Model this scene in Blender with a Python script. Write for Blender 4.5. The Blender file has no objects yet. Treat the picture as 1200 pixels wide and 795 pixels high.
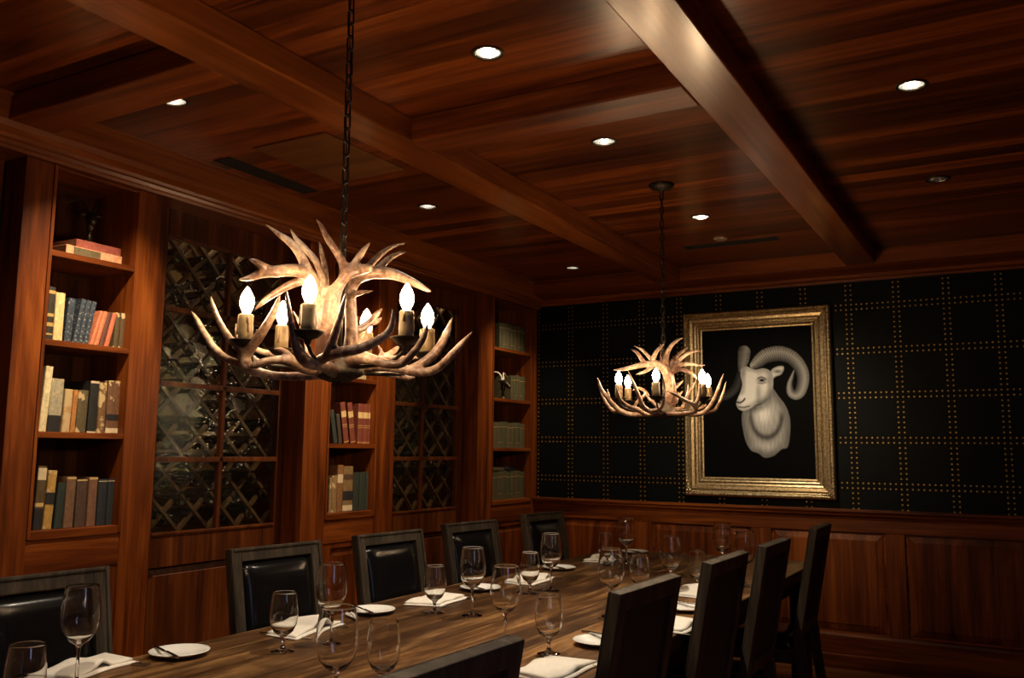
import bpy, bmesh, math, random
import numpy as np
from mathutils import Vector, Matrix, Euler
random.seed(7)
SC = bpy.context.scene
COL = SC.collection
PI = math.pi
rad = math.radians

# ------------------------------------------------------------------ camera model
YAW, PITCH, ROLL, FPX = 0.518464838, 0.126281219, 0.0102054804, 1036.21962
CAM = np.array([3.24267309, -6.09097479, 1.33403017])
def _basis():
    cy, sy, cp, sp = math.cos(YAW), math.sin(YAW), math.cos(PITCH), math.sin(PITCH)
    f = np.array([-sy*cp, cy*cp, sp]); r = np.array([cy, sy, 0.]); u = np.cross(r, f)
    cr, sr = math.cos(ROLL), math.sin(ROLL)
    return cr*r+sr*u, -sr*r+cr*u, f
RT, UP, FW = _basis()
def ray(x, y): return ((x-600)/FPX)*RT-((y-397.5)/FPX)*UP+FW
def at(x, y, ax, val):
    d = ray(x, y); return CAM+(val-CAM[ax])/d[ax]*d
def deep(x, y, D): return CAM+D*ray(x, y)
def proj(P):
    d = np.array(P, float)-CAM
    return np.array([600+FPX*(d@RT)/(d@FW), 397.5-FPX*(d@UP)/(d@FW), d@FW])
cam = bpy.data.cameras.new('camera'); camo = bpy.data.objects.new('camera', cam); COL.objects.link(camo)
m = Matrix.Identity(4)
for i, v in enumerate((RT, UP, -FW)):
    for j in range(3): m[j][i] = v[j]
for j in range(3): m[j][3] = CAM[j]
camo.matrix_world = m
cam.sensor_fit = 'HORIZONTAL'; cam.sensor_width = 36; cam.lens = FPX/1200*36
cam.clip_start = .05; cam.clip_end = 60
SC.camera = camo

# ------------------------------------------------------------------ mesh helpers
class MB:
    """collects shapes; build() links them as one mesh object"""
    def __init__(s): s.v = []; s.f = []; s.sm = []
    def add(s, vs, fs, smooth=False):
        n = len(s.v); s.v += [tuple(map(float, p)) for p in vs]
        s.f += [tuple(i+n for i in f) for f in fs]; s.sm += [smooth]*len(fs); return s
    def box(s, a, b):
        x0, y0, z0 = [min(p, q) for p, q in zip(a, b)]; x1, y1, z1 = [max(p, q) for p, q in zip(a, b)]
        return s.add([(x0,y0,z0),(x1,y0,z0),(x1,y1,z0),(x0,y1,z0),(x0,y0,z1),(x1,y0,z1),(x1,y1,z1),(x0,y1,z1)],
                     [(0,3,2,1),(4,5,6,7),(0,1,5,4),(1,2,6,5),(2,3,7,6),(3,0,4,7)])
    def hexa(s, p):      # 8 free corners, same order as box
        return s.add(p, [(0,3,2,1),(4,5,6,7),(0,1,5,4),(1,2,6,5),(2,3,7,6),(3,0,4,7)])
    def raised(s, axis, base, top, a0, a1, b0, b1, ins, edge=.0):
        """raised panel: flat field `top` with sloped border starting at `base` along the axis"""
        def P(d, a, b): return (d, a, b) if axis == 0 else (a, d, b)
        e = edge
        v = [P(base,a0,b0),P(base,a1,b0),P(base,a1,b1),P(base,a0,b1),
             P(base+(top-base)*.35,a0+.004,b0+.004),P(base+(top-base)*.35,a1-.004,b0+.004),P(base+(top-base)*.35,a1-.004,b1-.004),P(base+(top-base)*.35,a0+.004,b1-.004),
             P(top-(top-base)*.2,a0+ins,b0+ins),P(top-(top-base)*.2,a1-ins,b0+ins),P(top-(top-base)*.2,a1-ins,b1-ins),P(top-(top-base)*.2,a0+ins,b1-ins),
             P(top,a0+ins+.004,b0+ins+.004),P(top,a1-ins-.004,b0+ins+.004),P(top,a1-ins-.004,b1-ins-.004),P(top,a0+ins+.004,b1-ins-.004)]
        f = []
        for k in range(3):
            for i in range(4):
                j = (i+1) % 4; f.append((k*4+i, k*4+j, k*4+4+j, k*4+4+i))
        f.append((12,13,14,15))
        return s.add(v, f)
    def tube(s, pts, rs, n=10, cap=True):
        pts = [Vector(p) for p in pts]
        if not hasattr(rs, '__len__'): rs = [rs]*len(pts)
        t0 = (pts[1]-pts[0]).normalized()
        a = Vector((0,0,1)) if abs(t0.z) < .9 else Vector((1,0,0))
        nrm = t0.cross(a).normalized(); vs = []; L = len(pts)
        for i in range(L):
            t = (pts[min(i+1, L-1)]-pts[max(i-1, 0)])
            t = t.normalized() if t.length > 1e-9 else t0
            nrm = (nrm-t*nrm.dot(t)).normalized(); b = t.cross(nrm)
            for k in range(n):
                c = 2*PI*k/n; vs.append(pts[i]+(nrm*math.cos(c)+b*math.sin(c))*rs[i])
        fs = [(i*n+k, i*n+(k+1) % n, (i+1)*n+(k+1) % n, (i+1)*n+k) for i in range(L-1) for k in range(n)]
        if cap: fs += [tuple(range(n-1, -1, -1)), tuple(range((L-1)*n, L*n))]
        return s.add(vs, fs, True)
    def lathe(s, prof, c=(0,0,0), n=28, axis=2, smooth=True, close=False):
        vs = []; L = len(prof)
        for r, h in prof:
            for k in range(n):
                a = 2*PI*k/n; q = (r*math.cos(a), r*math.sin(a), h)
                if axis == 0: q = (h, r*math.cos(a), r*math.sin(a))
                vs.append((c[0]+q[0], c[1]+q[1], c[2]+q[2]))
        fs = [(i*n+k, i*n+(k+1) % n, (i+1)*n+(k+1) % n, (i+1)*n+k) for i in range(L-1) for k in range(n)]
        if close: fs += [((L-1)*n+k, (L-1)*n+(k+1) % n, (k+1) % n, k) for k in range(n)]
        else: fs += [tuple(range(n-1, -1, -1)), tuple(range((L-1)*n, L*n))]
        return s.add(vs, fs, smooth)
    def prism(s, prof, axis, a, b):
        """closed 2D outline swept along axis: axis 1 -> outline in (x,z); axis 0 -> (y,z); axis 2 -> (x,y)"""
        n = len(prof)
        def P(q, t): return (q[0], t, q[1]) if axis == 1 else ((t, q[0], q[1]) if axis == 0 else (q[0], q[1], t))
        vs = [P(q, a) for q in prof]+[P(q, b) for q in prof]
        fs = [(i, (i+1) % n, n+(i+1) % n, n+i) for i in range(n)]+[tuple(range(n-1, -1, -1)), tuple(range(n, 2*n))]
        return s.add(vs, fs)
    def rot(s, M, k0=0):
        s.v = s.v[:k0]+[tuple(M @ Vector(p)) for p in s.v[k0:]]; return s
    def build(s, name, mat, parent=None, loc=(0,0,0), bevel=0, seg=2, auto=False, label=None):
        me = bpy.data.meshes.new(name); me.from_pydata(s.v, [], s.f); me.update()
        bm = bmesh.new(); bm.from_mesh(me); bmesh.ops.recalc_face_normals(bm, faces=bm.faces[:]); bm.to_mesh(me); bm.free()
        me.polygons.foreach_set('use_smooth', s.sm)
        o = bpy.data.objects.new(name, me); COL.objects.link(o)
        if mat: me.materials.append(mat)
        if parent: o.parent = parent
        o.location = loc
        if bevel:
            b = o.modifiers.new('bevel', 'BEVEL'); b.width = bevel; b.segments = seg; b.limit_method = 'ANGLE'; b.angle_limit = rad(40)
        if label: o['label'] = label
        return o
def tag(o, label, cat, group=None, kind=None):
    o['label'] = label; o['category'] = cat
    if group: o['group'] = group
    if kind: o['kind'] = kind
    return o
def thing(name, label, cat, loc=(0,0,0), rz=0, group=None):
    o = bpy.data.objects.new(name, None); COL.objects.link(o); o.empty_display_size = .05
    o.location = loc; o.rotation_euler = (0, 0, rz)
    return tag(o, label, cat, group)
def copy_tree(o, parent=None):
    c = o.copy(); COL.objects.link(c)
    if parent: c.parent = parent
    for ch in list(o.children): copy_tree(ch, c)
    return c
def bake(o):
    """applies the modifiers of o to its own mesh"""
    dg = bpy.context.evaluated_depsgraph_get()
    me = bpy.data.meshes.new_from_object(o.evaluated_get(dg))
    o.modifiers.clear(); o.data = me
def catmull(P, n=5):
    P = [np.array(p, float) for p in P]
    if len(P) < 3: return [P[0]+(P[1]-P[0])*t for t in np.linspace(0, 1, n+1)]
    Q = [2*P[0]-P[1]]+P+[2*P[-1]-P[-2]]; out = []
    for i in range(1, len(Q)-2):
        p0, p1, p2, p3 = Q[i-1:i+3]
        for k in range(n):
            t = k/n; out.append(.5*((2*p1)+(-p0+p2)*t+(2*p0-5*p1+4*p2-p3)*t*t+(-p0+3*p1-3*p2+p3)*t**3))
    out.append(P[-1]); return out

# ------------------------------------------------------------------ materials
class NT:
    def __init__(s, name):
        s.m = bpy.data.materials.new(name); s.m.use_nodes = True; s.t = s.m.node_tree
        s.b = s.t.nodes['Principled BSDF']; s.out = s.t.nodes['Material Output']
    def n(s, kind, **kw):
        x = s.t.nodes.new(kind)
        for k, v in kw.items():
            if k in x.inputs: x.inputs[k].default_value = v
            else: setattr(x, k, v)
        return x
    def l(s, a, b): s.t.links.new(a, b)
    def math(s, op, a, b=None, c=None):
        x = s.t.nodes.new('ShaderNodeMath'); x.operation = op
        for i, q in enumerate((a, b, c)):
            if q is None: continue
            if hasattr(q, 'links'): s.l(q, x.inputs[i])
            else: x.inputs[i].default_value = q
        return x.outputs[0]
    def ramp(s, fac, stops):
        x = s.t.nodes.new('ShaderNodeValToRGB'); e = x.color_ramp.elements
        while len(e) < len(stops): e.new(.5)
        for q, (p, c) in zip(e, stops): q.position = p; q.color = (*c, 1)
        s.l(fac, x.inputs[0]); return x.outputs[0]
    def mix(s, fac, a, b, mode='MIX'):
        x = s.t.nodes.new('ShaderNodeMix'); x.data_type = 'RGBA'; x.blend_type = mode
        for i, q in ((0, fac), (6, a), (7, b)):
            if hasattr(q, 'links'): s.l(q, x.inputs[i])
            elif i == 0: x.inputs[0].default_value = q
            else: x.inputs[i].default_value = (*q, 1)
        return x.outputs[2]
    def bump(s, h, strength=.2, dist=.002):
        x = s.n('ShaderNodeBump'); x.inputs['Strength'].default_value = strength; x.inputs['Distance'].default_value = dist
        s.l(h, x.inputs['Height']); return x.outputs[0]
MATS = {}
def wood(name, axis, dark, mid, light, rough=.42, plank=None, paxis=1, seams=False, fine=1., coat=.0, tone=.5, patch=0):
    """stained timber with its grain along `axis`; plank = board width measured along paxis"""
    if name in MATS: return MATS[name]
    q = NT(name); tc = q.n('ShaderNodeTexCoord'); oi = q.n('ShaderNodeObjectInfo')
    off = q.math('MULTIPLY', oi.outputs['Random'], 17.)
    ad = q.n('ShaderNodeVectorMath', operation='ADD'); q.l(tc.outputs['Object'], ad.inputs[0])
    cmb = q.n('ShaderNodeCombineXYZ')
    for i in range(3): q.l(off, cmb.inputs[i])
    vec = tc.outputs['Object']; tone_v = None
    if plank:
        sep = q.n('ShaderNodeSeparateXYZ'); q.l(tc.outputs['Object'], sep.inputs[0])
        u = q.math('DIVIDE', sep.outputs[paxis], plank); fl = q.math('FLOOR', u)
        wn = q.n('ShaderNodeTexWhiteNoise', noise_dimensions='1D'); q.l(fl, wn.inputs['W']); tone_v = wn.outputs['Value']
        sh = q.math('MULTIPLY', tone_v, 9.)
        cmb = q.n('ShaderNodeCombineXYZ')
        for i in range(3): q.l(sh, cmb.inputs[i])
    q.l(cmb.outputs[0], ad.inputs[1])
    mp = q.n('ShaderNodeMapping'); s = [9.*fine]*3; s[axis] = .7*fine; mp.inputs['Scale'].default_value = s; q.l(ad.outputs[0], mp.inputs[0])
    n1 = q.n('ShaderNodeTexNoise', Scale=1., Detail=6., Roughness=.6, Distortion=.9); q.l(mp.outputs[0], n1.inputs['Vector'])
    mp2 = q.n('ShaderNodeMapping'); s = [70.*fine]*3; s[axis] = 2.2*fine; mp2.inputs['Scale'].default_value = s; q.l(ad.outputs[0], mp2.inputs[0])
    n2 = q.n('ShaderNodeTexNoise', Scale=1., Detail=3., Roughness=.6); q.l(mp2.outputs[0], n2.inputs['Vector'])
    f = q.math('ADD', q.math('MULTIPLY', n1.outputs[0], .72), q.math('MULTIPLY', n2.outputs[0], .28))
    c = q.ramp(f, [(.34, dark), (.5, mid), (.66, light)])
    if patch:
        mp3 = q.n('ShaderNodeMapping'); s3 = [patch]*3; s3[axis] = patch*.28; mp3.inputs['Scale'].default_value = s3; q.l(ad.outputs[0], mp3.inputs[0])
        n3 = q.n('ShaderNodeTexNoise', Scale=1., Detail=6., Roughness=.7, Distortion=.6); q.l(mp3.outputs[0], n3.inputs['Vector'])
        c = q.mix(q.math('MULTIPLY', q.ramp(n3.outputs[0], [(.42, (0,0,0)), (.62, (1,1,1))]), .7), c, dark)
    if tone_v is not None:
        k = q.math('ADD', q.math('MULTIPLY', tone_v, 2*tone), 1-tone)
        cm = q.n('ShaderNodeCombineColor')
        for i in range(3): q.l(k, cm.inputs[i])
        c = q.mix(1., c, cm.outputs[0], 'MULTIPLY')
        if seams:
            fr = q.math('FRACT', u); e = q.math('MINIMUM', fr, q.math('SUBTRACT', 1., fr))
            g = q.math('LESS_THAN', e, .0016/plank)
            c = q.mix(g, c, tuple(x*.25 for x in dark))
    q.l(c, q.b.inputs['Base Color']); q.b.inputs['Roughness'].default_value = rough
    q.b.inputs['Coat Weight'].default_value = coat; q.b.inputs['Coat Roughness'].default_value = .2; q.b.inputs['Specular IOR Level'].default_value = .25
    q.l(q.bump(n2.outputs[0], .12, .001), q.b.inputs['Normal'])
    MATS[name] = q.m; return q.m
def plain(name, col, rough=.5, metal=0., var=.12, scale=30., bump=0., **kw):
    if name in MATS: return MATS[name]
    q = NT(name); tc = q.n('ShaderNodeTexCoord')
    n1 = q.n('ShaderNodeTexNoise', Scale=scale, Detail=4.); q.l(tc.outputs['Object'], n1.inputs['Vector'])
    c = q.ramp(n1.outputs[0], [(.3, tuple(x*(1-var) for x in col)), (.7, tuple(min(1, x*(1+var)) for x in col))])
    q.l(c, q.b.inputs['Base Color']); q.b.inputs['Roughness'].default_value = rough; q.b.inputs['Metallic'].default_value = metal
    if bump: q.l(q.bump(n1.outputs[0], bump, .002), q.b.inputs['Normal'])
    for k, v in kw.items(): q.b.inputs[k.replace('_', ' ')].default_value = v
    MATS[name] = q.m; return q.m
MAH = ((.030,.0055,.0009), (.135,.030,.0042), (.28,.076,.012))
CAB = wood('cabinet_wood', 2, (.016,.0034,.0008), (.075,.018,.0032), (.16,.046,.009))
WX, WY, WZ = [wood('mahogany_'+'xyz'[i], i, *MAH) for i in range(3)]
CEIL = wood('ceiling_boards', 0, (.030,.0055,.0009), (.14,.031,.0045), (.27,.071,.0115), plank=.118, paxis=1, tone=.55, rough=.3, coat=.25)
BEAMY = wood('beam_wood_y', 1, (.06,.012,.002), (.18,.045,.007), (.32,.092,.017), fine=.7, rough=.3, coat=.6)
BEAMX = wood('beam_wood_x', 0, (.055,.010,.002), (.17,.04,.006), (.30,.08,.014), fine=.8)
TABLE = wood('table_boards', 1, (.028,.010,.0038), (.145,.066,.023), (.44,.235,.09), plank=.147, paxis=0, tone=.35, rough=.42, seams=True, patch=9., coat=.05, fine=1.7)
GREYW = wood('weathered_chair_wood', 2, (.015,.011,.008), (.041,.031,.022), (.088,.068,.049), rough=.55, fine=1.6, coat=0.)
FLOORM = wood('floor_boards', 0, (.14,.05,.014), (.30,.12,.035), (.45,.2,.07), plank=.085, paxis=1, tone=.3, rough=.35, seams=True)
DARKIN = wood('bookcase_back', 2, (.035,.010,.004), (.07,.022,.008), (.11,.036,.012), plank=.06, paxis=1, tone=.15, rough=.5)
TANB = wood('rack_back', 2, (.2,.13,.065), (.32,.21,.11), (.42,.3,.17), rough=.6, coat=0.)
RACK = wood('rack_wood', 1, (.05,.03,.017), (.09,.058,.034), (.14,.095,.06), rough=.6, coat=0.)
LEATHER = plain('black_leather', (.005,.005,.006), .2, var=.3, scale=90., bump=.04, Specular_IOR_Level=.3)
PANELB = plain('black_chair_back', (.005,.004,.0035), .7, var=.3)
PORC = plain('white_porcelain', (.86,.85,.82), .18, var=.02)
LINEN = plain('white_linen', (.80,.76,.69), .85, var=.05, scale=60., bump=.15)
STEEL = plain('cutlery_steel', (.5,.48,.45), .2, 1., var=.1)
IRON = plain('dark_iron', (.035,.028,.02), .45, .8, var=.4)
BRONZE = plain('dark_bronze', (.06,.045,.028), .4, .8, var=.4)
CHROME = plain('can_reflector', (.62,.62,.6), .22, 1., var=.03)
BLACKT = plain('black_grille', (.012,.012,.010), .6, var=.3)
WHITEC = plain('pale_plastic', (.34,.27,.19), .5, var=.06)
SKULLW = plain('pale_resin', (.85,.78,.62), .4, var=.1)
PAGES = plain('page_edges', (.42,.33,.2), .9, var=.2, scale=120.)
SLEEVE = plain('candle_sleeve', (.24,.165,.075), .55, var=.35, scale=45., bump=.4)
BOTTLE = plain('dark_bottle_glass', (.004,.005,.005), .16, var=.2, Specular_IOR_Level=.7)
FOIL = plain('bottle_label', (.16,.13,.09), .5, var=.4)
def mk_antler():
    q = NT('antler'); tc = q.n('ShaderNodeTexCoord')
    n1 = q.n('ShaderNodeTexNoise', Scale=9., Detail=5., Roughness=.65); q.l(tc.outputs['Object'], n1.inputs['Vector'])
    n2 = q.n('ShaderNodeTexNoise', Scale=70., Detail=4., Roughness=.6); q.l(tc.outputs['Object'], n2.inputs['Vector'])
    f = q.math('ADD', q.math('MULTIPLY', n1.outputs[0], .65), q.math('MULTIPLY', n2.outputs[0], .35))
    q.l(q.ramp(f, [(.42, (.075,.034,.021)), (.5, (.22,.13,.082)), (.60, (.48,.35,.24))]), q.b.inputs['Base Color'])
    q.b.inputs['Roughness'].default_value = .42
    q.l(q.bump(f, .6, .006), q.b.inputs['Normal']); return q.m
ANTLER = mk_antler()
def mk_emit(name, col, strength):
    q = NT(name); q.b.inputs['Base Color'].default_value = (0,0,0,1)
    q.b.inputs['Emission Color'].default_value = (*col, 1); q.b.inputs['Emission Strength'].default_value = strength; return q.m
BULB = mk_emit('lit_bulb', (1., .67, .37), 140.)
LAMP = mk_emit('lit_downlight', (1., .87, .7), 60.)
def mk_glass(name, tint, rough, ior, bump=0, scale=40., base=.0, grz=.6):
    q = NT(name); t = q.n('ShaderNodeBsdfTransparent'); t.inputs[0].default_value = (*tint, 1)
    g = q.n('ShaderNodeBsdfGlossy'); g.inputs['Roughness'].default_value = rough; g.inputs['Color'].default_value = (1,1,1,1)
    lw = q.n('ShaderNodeLayerWeight'); f0 = ((ior-1)/(ior+1))**2
    lw.inputs['Blend'].default_value = .5
    fr = q.math('ADD', q.math('MULTIPLY', q.math('POWER', lw.outputs['Facing'], 5.), (1-f0)*grz), f0+base)
    mx = q.n('ShaderNodeMixShader'); q.l(q.math('MINIMUM', fr, 1.), mx.inputs[0]); q.l(t.outputs[0], mx.inputs[1]); q.l(g.outputs[0], mx.inputs[2])
    if bump:
        tc = q.n('ShaderNodeTexCoord')
        n1 = q.n('ShaderNodeTexNoise', Scale=scale, Detail=2.); q.l(tc.outputs['Object'], n1.inputs['Vector'])
        n2 = q.n('ShaderNodeTexNoise', Scale=11., Detail=1.); q.l(tc.outputs['Object'], n2.inputs['Vector'])
        hgt = q.math('ADD', q.math('MULTIPLY', n1.outputs[0], .22), n2.outputs[0])
        nb = q.bump(hgt, bump, .02); q.l(nb, g.inputs['Normal'])
    q.l(mx.outputs[0], q.out.inputs[0]); return q.m
def mk_clear():
    q = NT('clear_glass'); q.b.inputs['Base Color'].default_value = (.98,.98,.97,1); q.b.inputs['Roughness'].default_value = 0.
    q.b.inputs['Transmission Weight'].default_value = 1.; q.b.inputs['IOR'].default_value = 1.54; return q.m
GLASS = mk_clear()
PANE = mk_glass('rippled_pane', (.88,.86,.80), .04, 1.5, bump=.7, scale=85., base=.02)
def mk_gilt():
    q = NT('gilt_frame'); tc = q.n('ShaderNodeTexCoord')
    n1 = q.n('ShaderNodeTexNoise', Scale=60., Detail=5.); q.l(tc.outputs['Object'], n1.inputs['Vector'])
    q.l(q.ramp(n1.outputs[0], [(.3, (.30,.21,.10)), (.6, (.64,.50,.27)), (.8, (.78,.66,.42))]), q.b.inputs['Base Color'])
    q.b.inputs['Metallic'].default_value = .85; q.b.inputs['Roughness'].default_value = .36
    q.l(q.bump(n1.outputs[0], .25, .003), q.b.inputs['Normal']); return q.m
GILT = mk_gilt()
def mk_paper():
    q = NT('studded_wallpaper'); tc = q.n('ShaderNodeTexCoord'); sp = q.n('ShaderNodeSeparateXYZ'); q.l(tc.outputs['Object'], sp.inputs[0])
    d = .29/9; ins = []; fr = []
    for ch, o in ((0, .287-d/2), (2, 2.297-d/2)):
        u = q.math('DIVIDE', q.math('SUBTRACT', sp.outputs[ch], o), d)
        iu = q.math('ROUND', u); fr.append(q.math('SUBTRACT', u, iu))
        md = q.math('FLOORED_MODULO', iu, 9.); ins.append(q.math('LESS_THAN', md, 1.5))
    r2 = q.math('ADD', q.math('MULTIPLY', fr[0], fr[0]), q.math('MULTIPLY', fr[1], fr[1]))
    dot = q.math('LESS_THAN', r2, .165**2)
    band = q.math('MAXIMUM', *ins); mask = q.math('MULTIPLY', dot, band)
    n1 = q.n('ShaderNodeTexNoise', Scale=220., Detail=2.); q.l(tc.outputs['Object'], n1.inputs['Vector'])
    base = q.mix(band, (.0036,.0054,.0058), (.0042,.0034,.0022))
    base = q.mix(.5, base, n1.outputs[1], 'OVERLAY') if False else base
    q.l(q.mix(mask, base, (.42,.28,.10)), q.b.inputs['Base Color'])
    q.l(mask, q.b.inputs['Metallic']); q.b.inputs['Roughness'].default_value = .5; q.b.inputs['Specular IOR Level'].default_value = .1
    q.l(q.bump(mask, .5, .003), q.b.inputs['Normal']); return q.m
PAPER = mk_paper()

# ------------------------------------------------------------------ the room
W_R, Y_B, ZC, ZB = 3.62, -7.2, 2.615, 2.52
S = 'structure'
def struct(name, mb, mat, label, cat, **kw):
    return tag(mb.build(name, mat, **kw), label, cat, kind=S)
struct('floor', MB().box((-.6,Y_B,-.05), (W_R,.0,0)), FLOORM, 'warm brown timber floor under the dining table', 'floor')
ceil = MB().box((-.6,Y_B,ZC), (W_R,.0,ZC+.14)).build('ceiling', CEIL)
LIGHTS = [(.58,-3.98),(1.815,-3.766),(.592,-2.36),(1.813,-2.83),(1.80,-1.50),(.59,-.595),(2.985,-2.846),(2.981,-1.637),(1.815,-5.1)]  # last one is out of view, added for more light on the table
cut = MB()
for x, y in LIGHTS: cut.lathe([(.043,ZC-.02),(.043,ZC+.075)], (x,y,0), 32)
co = cut.build('cutter', None); bo = ceil.modifiers.new('holes', 'BOOLEAN'); bo.object = co; bo.operation = 'DIFFERENCE'; bo.solver = 'EXACT'
bake(ceil); bpy.data.objects.remove(co)
ceil.data.materials.clear(); ceil.data.materials.append(CEIL)
tag(ceil, 'reddish tongue and groove timber ceiling between the beams', 'ceiling', kind=S)
struct('wall_left', MB().box((-.66,Y_B,0), (-.6,.0,ZC+.14)), WZ, 'dark timber wall behind the built-in bookcases', 'wall')
struct('wall_right', MB().box((W_R,Y_B,0), (W_R+.06,0,ZC+.14)), WZ, 'timber wall on the right side of the room', 'wall')
struct('wall_back', MB().box((-.66,Y_B-.06,0), (W_R+.06,Y_B,ZC+.14)), WZ, 'timber wall behind the camera', 'wall')
struct('wall_far', MB().box((-.66,0,0), (W_R+.06,.06,ZC+.14)), PAPER, 'black wallpaper wall with a plaid of golden studs', 'wall')
# beams
def beam(name, a, b, mat, label): return struct(name, MB().box(a, b), mat, label, 'ceiling beam', bevel=.006)
beam('trim_1', (1.085,Y_B,ZB), (1.263,-.27,ZC), BEAMY, 'long ceiling beam nearer the bookcase wall')
beam('trim_2', (2.352,Y_B,ZB), (2.522,-.27,ZC), BEAMY, 'long ceiling beam on the painting side, catching a pale glow')
beam('trim_3', (1.263,-3.43,ZB), (2.352,-3.24,ZC), BEAMX, 'short cross beam between the two long ceiling beams')
beam('trim_4', (.09,-4.31,ZB), (1.085,-4.13,ZC), BEAMX, 'short cross beam above the first bookcase')
beam('trim_5', (2.522,-4.31,ZB), (W_R,-4.13,ZC), BEAMX, 'short cross beam in the right hand ceiling bay')
struct('trim_6', MB().prism([(0,2.463),(-.014,2.463),(-.02,2.478),(-.04,2.486),(-.05,2.505),(-.27,2.52),(-.27,ZC),(0,ZC)], 0, 0, W_R), BEAMX,
       'perimeter cornice above the studded wallpaper', 'cornice')
# profile is (x,z) along y for the left cornice
struct('trim_7', MB().prism([(-.6,2.44),(.016,2.44),(.022,2.452),(.03,2.455),(.036,2.468),(.05,2.472),(.056,2.484),(.085,2.50),(.1,2.52),(.112,ZC-.012),(.122,ZC-.008),(.122,ZC),(-.6,ZC)], 1, Y_B, 0), BEAMY,
       'moulded cornice running above the bookcases', 'cornice')
# wainscot on the far wall
wb = MB().box((0,-.022,0), (W_R,0,.93))
struct('trim_8', wb, WX, 'mahogany wainscot backing below the wallpaper', 'panelling')
fr = MB()
PX = [(.12,.811),(.948,1.652),(1.785,2.487),(2.60,3.30)]
xs = [0]+[v for p in PX for v in p]+[W_R]
for i in range(0, len(xs), 2): fr.box((xs[i],-.04,.215), (xs[i+1],-.02,.85))
struct('trim_9', fr, WZ, 'upright stiles between the wainscot panels', 'panelling', bevel=.003)
struct('trim_10', MB().box((0,-.042,.845), (W_R,-.02,.93)).prism([(-.01,.925),(-.046,.925),(-.05,.94),(-.062,.95),(-.066,.966),(-.075,.972),(-.075,.988),(0,.988)], 0, 0, W_R), WX,
       'moulded chair rail on top of the wainscot', 'chair rail', bevel=.002)
struct('baseboard_far', MB().prism([(0,0),(-.06,0),(-.06,.085),(-.052,.092),(-.052,.2),(-.046,.215),(-.036,.222),(0,.222)], 0, 0, W_R), WX,
       'tall stepped baseboard under the wainscot panels', 'baseboard')
for i, (a, b) in enumerate(PX):
    pn = MB().raised(1, -.02, -.041, a+.012, b-.012, .232, .838, .04)
    struct('trim_%d' % (11+i), pn, WZ, ('raised wainscot panel %s' % ['in the corner behind the far chair', 'directly below the left half of the painting', 'below the right half of the painting', 'in shadow at the right edge'][i]), 'panelling')

# ------------------------------------------------------------------ built-in bookcases
DEP = -.30
def bookcase(y0, o0, o1, y1, levels, label, xr=0):
    t = thing('bookcase', label, 'bookcase', (0, (y0+y1)/2, 0), 0, 'built-in bookcases on the left wall'); c = (y0+y1)/2
    def B(name, mb, mat, bevel=.003):
        return mb.build(name, mat, t, bevel=bevel)
    Y = lambda v: v-c
    zb = levels[0]
    B('back_panel', MB().box((DEP-.015,Y(o0)-.02,zb-.03), (DEP,Y(o1)+.02,2.44)), DARKIN)
    B('pilaster', MB().box((-.135,Y(y0),.0), (0,Y(o0)-.014,2.4395)), WZ)
    B('pilaster', MB().box((-.135,Y(o1)+.014,.0), (0,Y(y1),2.4395)), WZ)
    for a, b in ((Y(o0)-.014, Y(o0)), (Y(o1), Y(o1)+.014)):
        B('side_panel', MB().box((DEP,a,zb-.03), (.004,b,2.4395)), WZ, .002)
    B('header', MB().box((-.02,Y(o0),2.425), (.0,Y(o1),2.4395)), WY)
    for k, z in enumerate(levels):
        B('shelf', MB().box((DEP,Y(o0),z-(.034 if k == 0 else .024)), (.002,Y(o1),z)), WY, .003)
    B('lower_rail', MB().box((-.03,Y(o0)-.014,zb-.16), (-.004,Y(o1)+.014,zb-.034)), WY)
    d = MB().box((-.03,Y(o0)-.014,.1), (-.008,Y(o0)+.05,zb-.162)).box((-.03,Y(o1)-.05,.1), (-.008,Y(o1)+.014,zb-.162)).box((-.03,Y(o0)+.05,zb-.19), (-.008,Y(o1)-.05,zb-.162)).box((-.03,Y(o0)+.05,.1), (-.008,Y(o1)-.05,.16))
    dd = B('cabinet_door', d, WZ, .003)
    MB().raised(0, -.028, -.010, Y(o0)+.055, Y(o1)-.055, .165, zb-.195, .03).build('door_panel', WZ, dd)
    B('plinth', MB().box((-.03,Y(o0)-.014,0), (-.012,Y(o1)+.014,.1)), WY)
    return t
BC1 = (-4.17,-4.042,-3.668,-3.506); BC2 = (-2.593,-2.395,-2.0,-1.816); BC3 = (-.874,-.665,-.105,-.003)
LV1 = [1.015,1.39,1.747,2.10]; LV2 = [.99,1.365,1.735,2.09]; LV3 = [.985,1.357,1.714,2.084]
bookcase(*BC1, LV1, 'tall mahogany bookcase nearest the camera holding mixed old books')
bookcase(*BC2, LV2, 'narrow mahogany bookcase between the two wine cabinets')
bookcase(*BC3, LV3, 'corner mahogany bookcase of dark green volumes beside the wallpaper')

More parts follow.
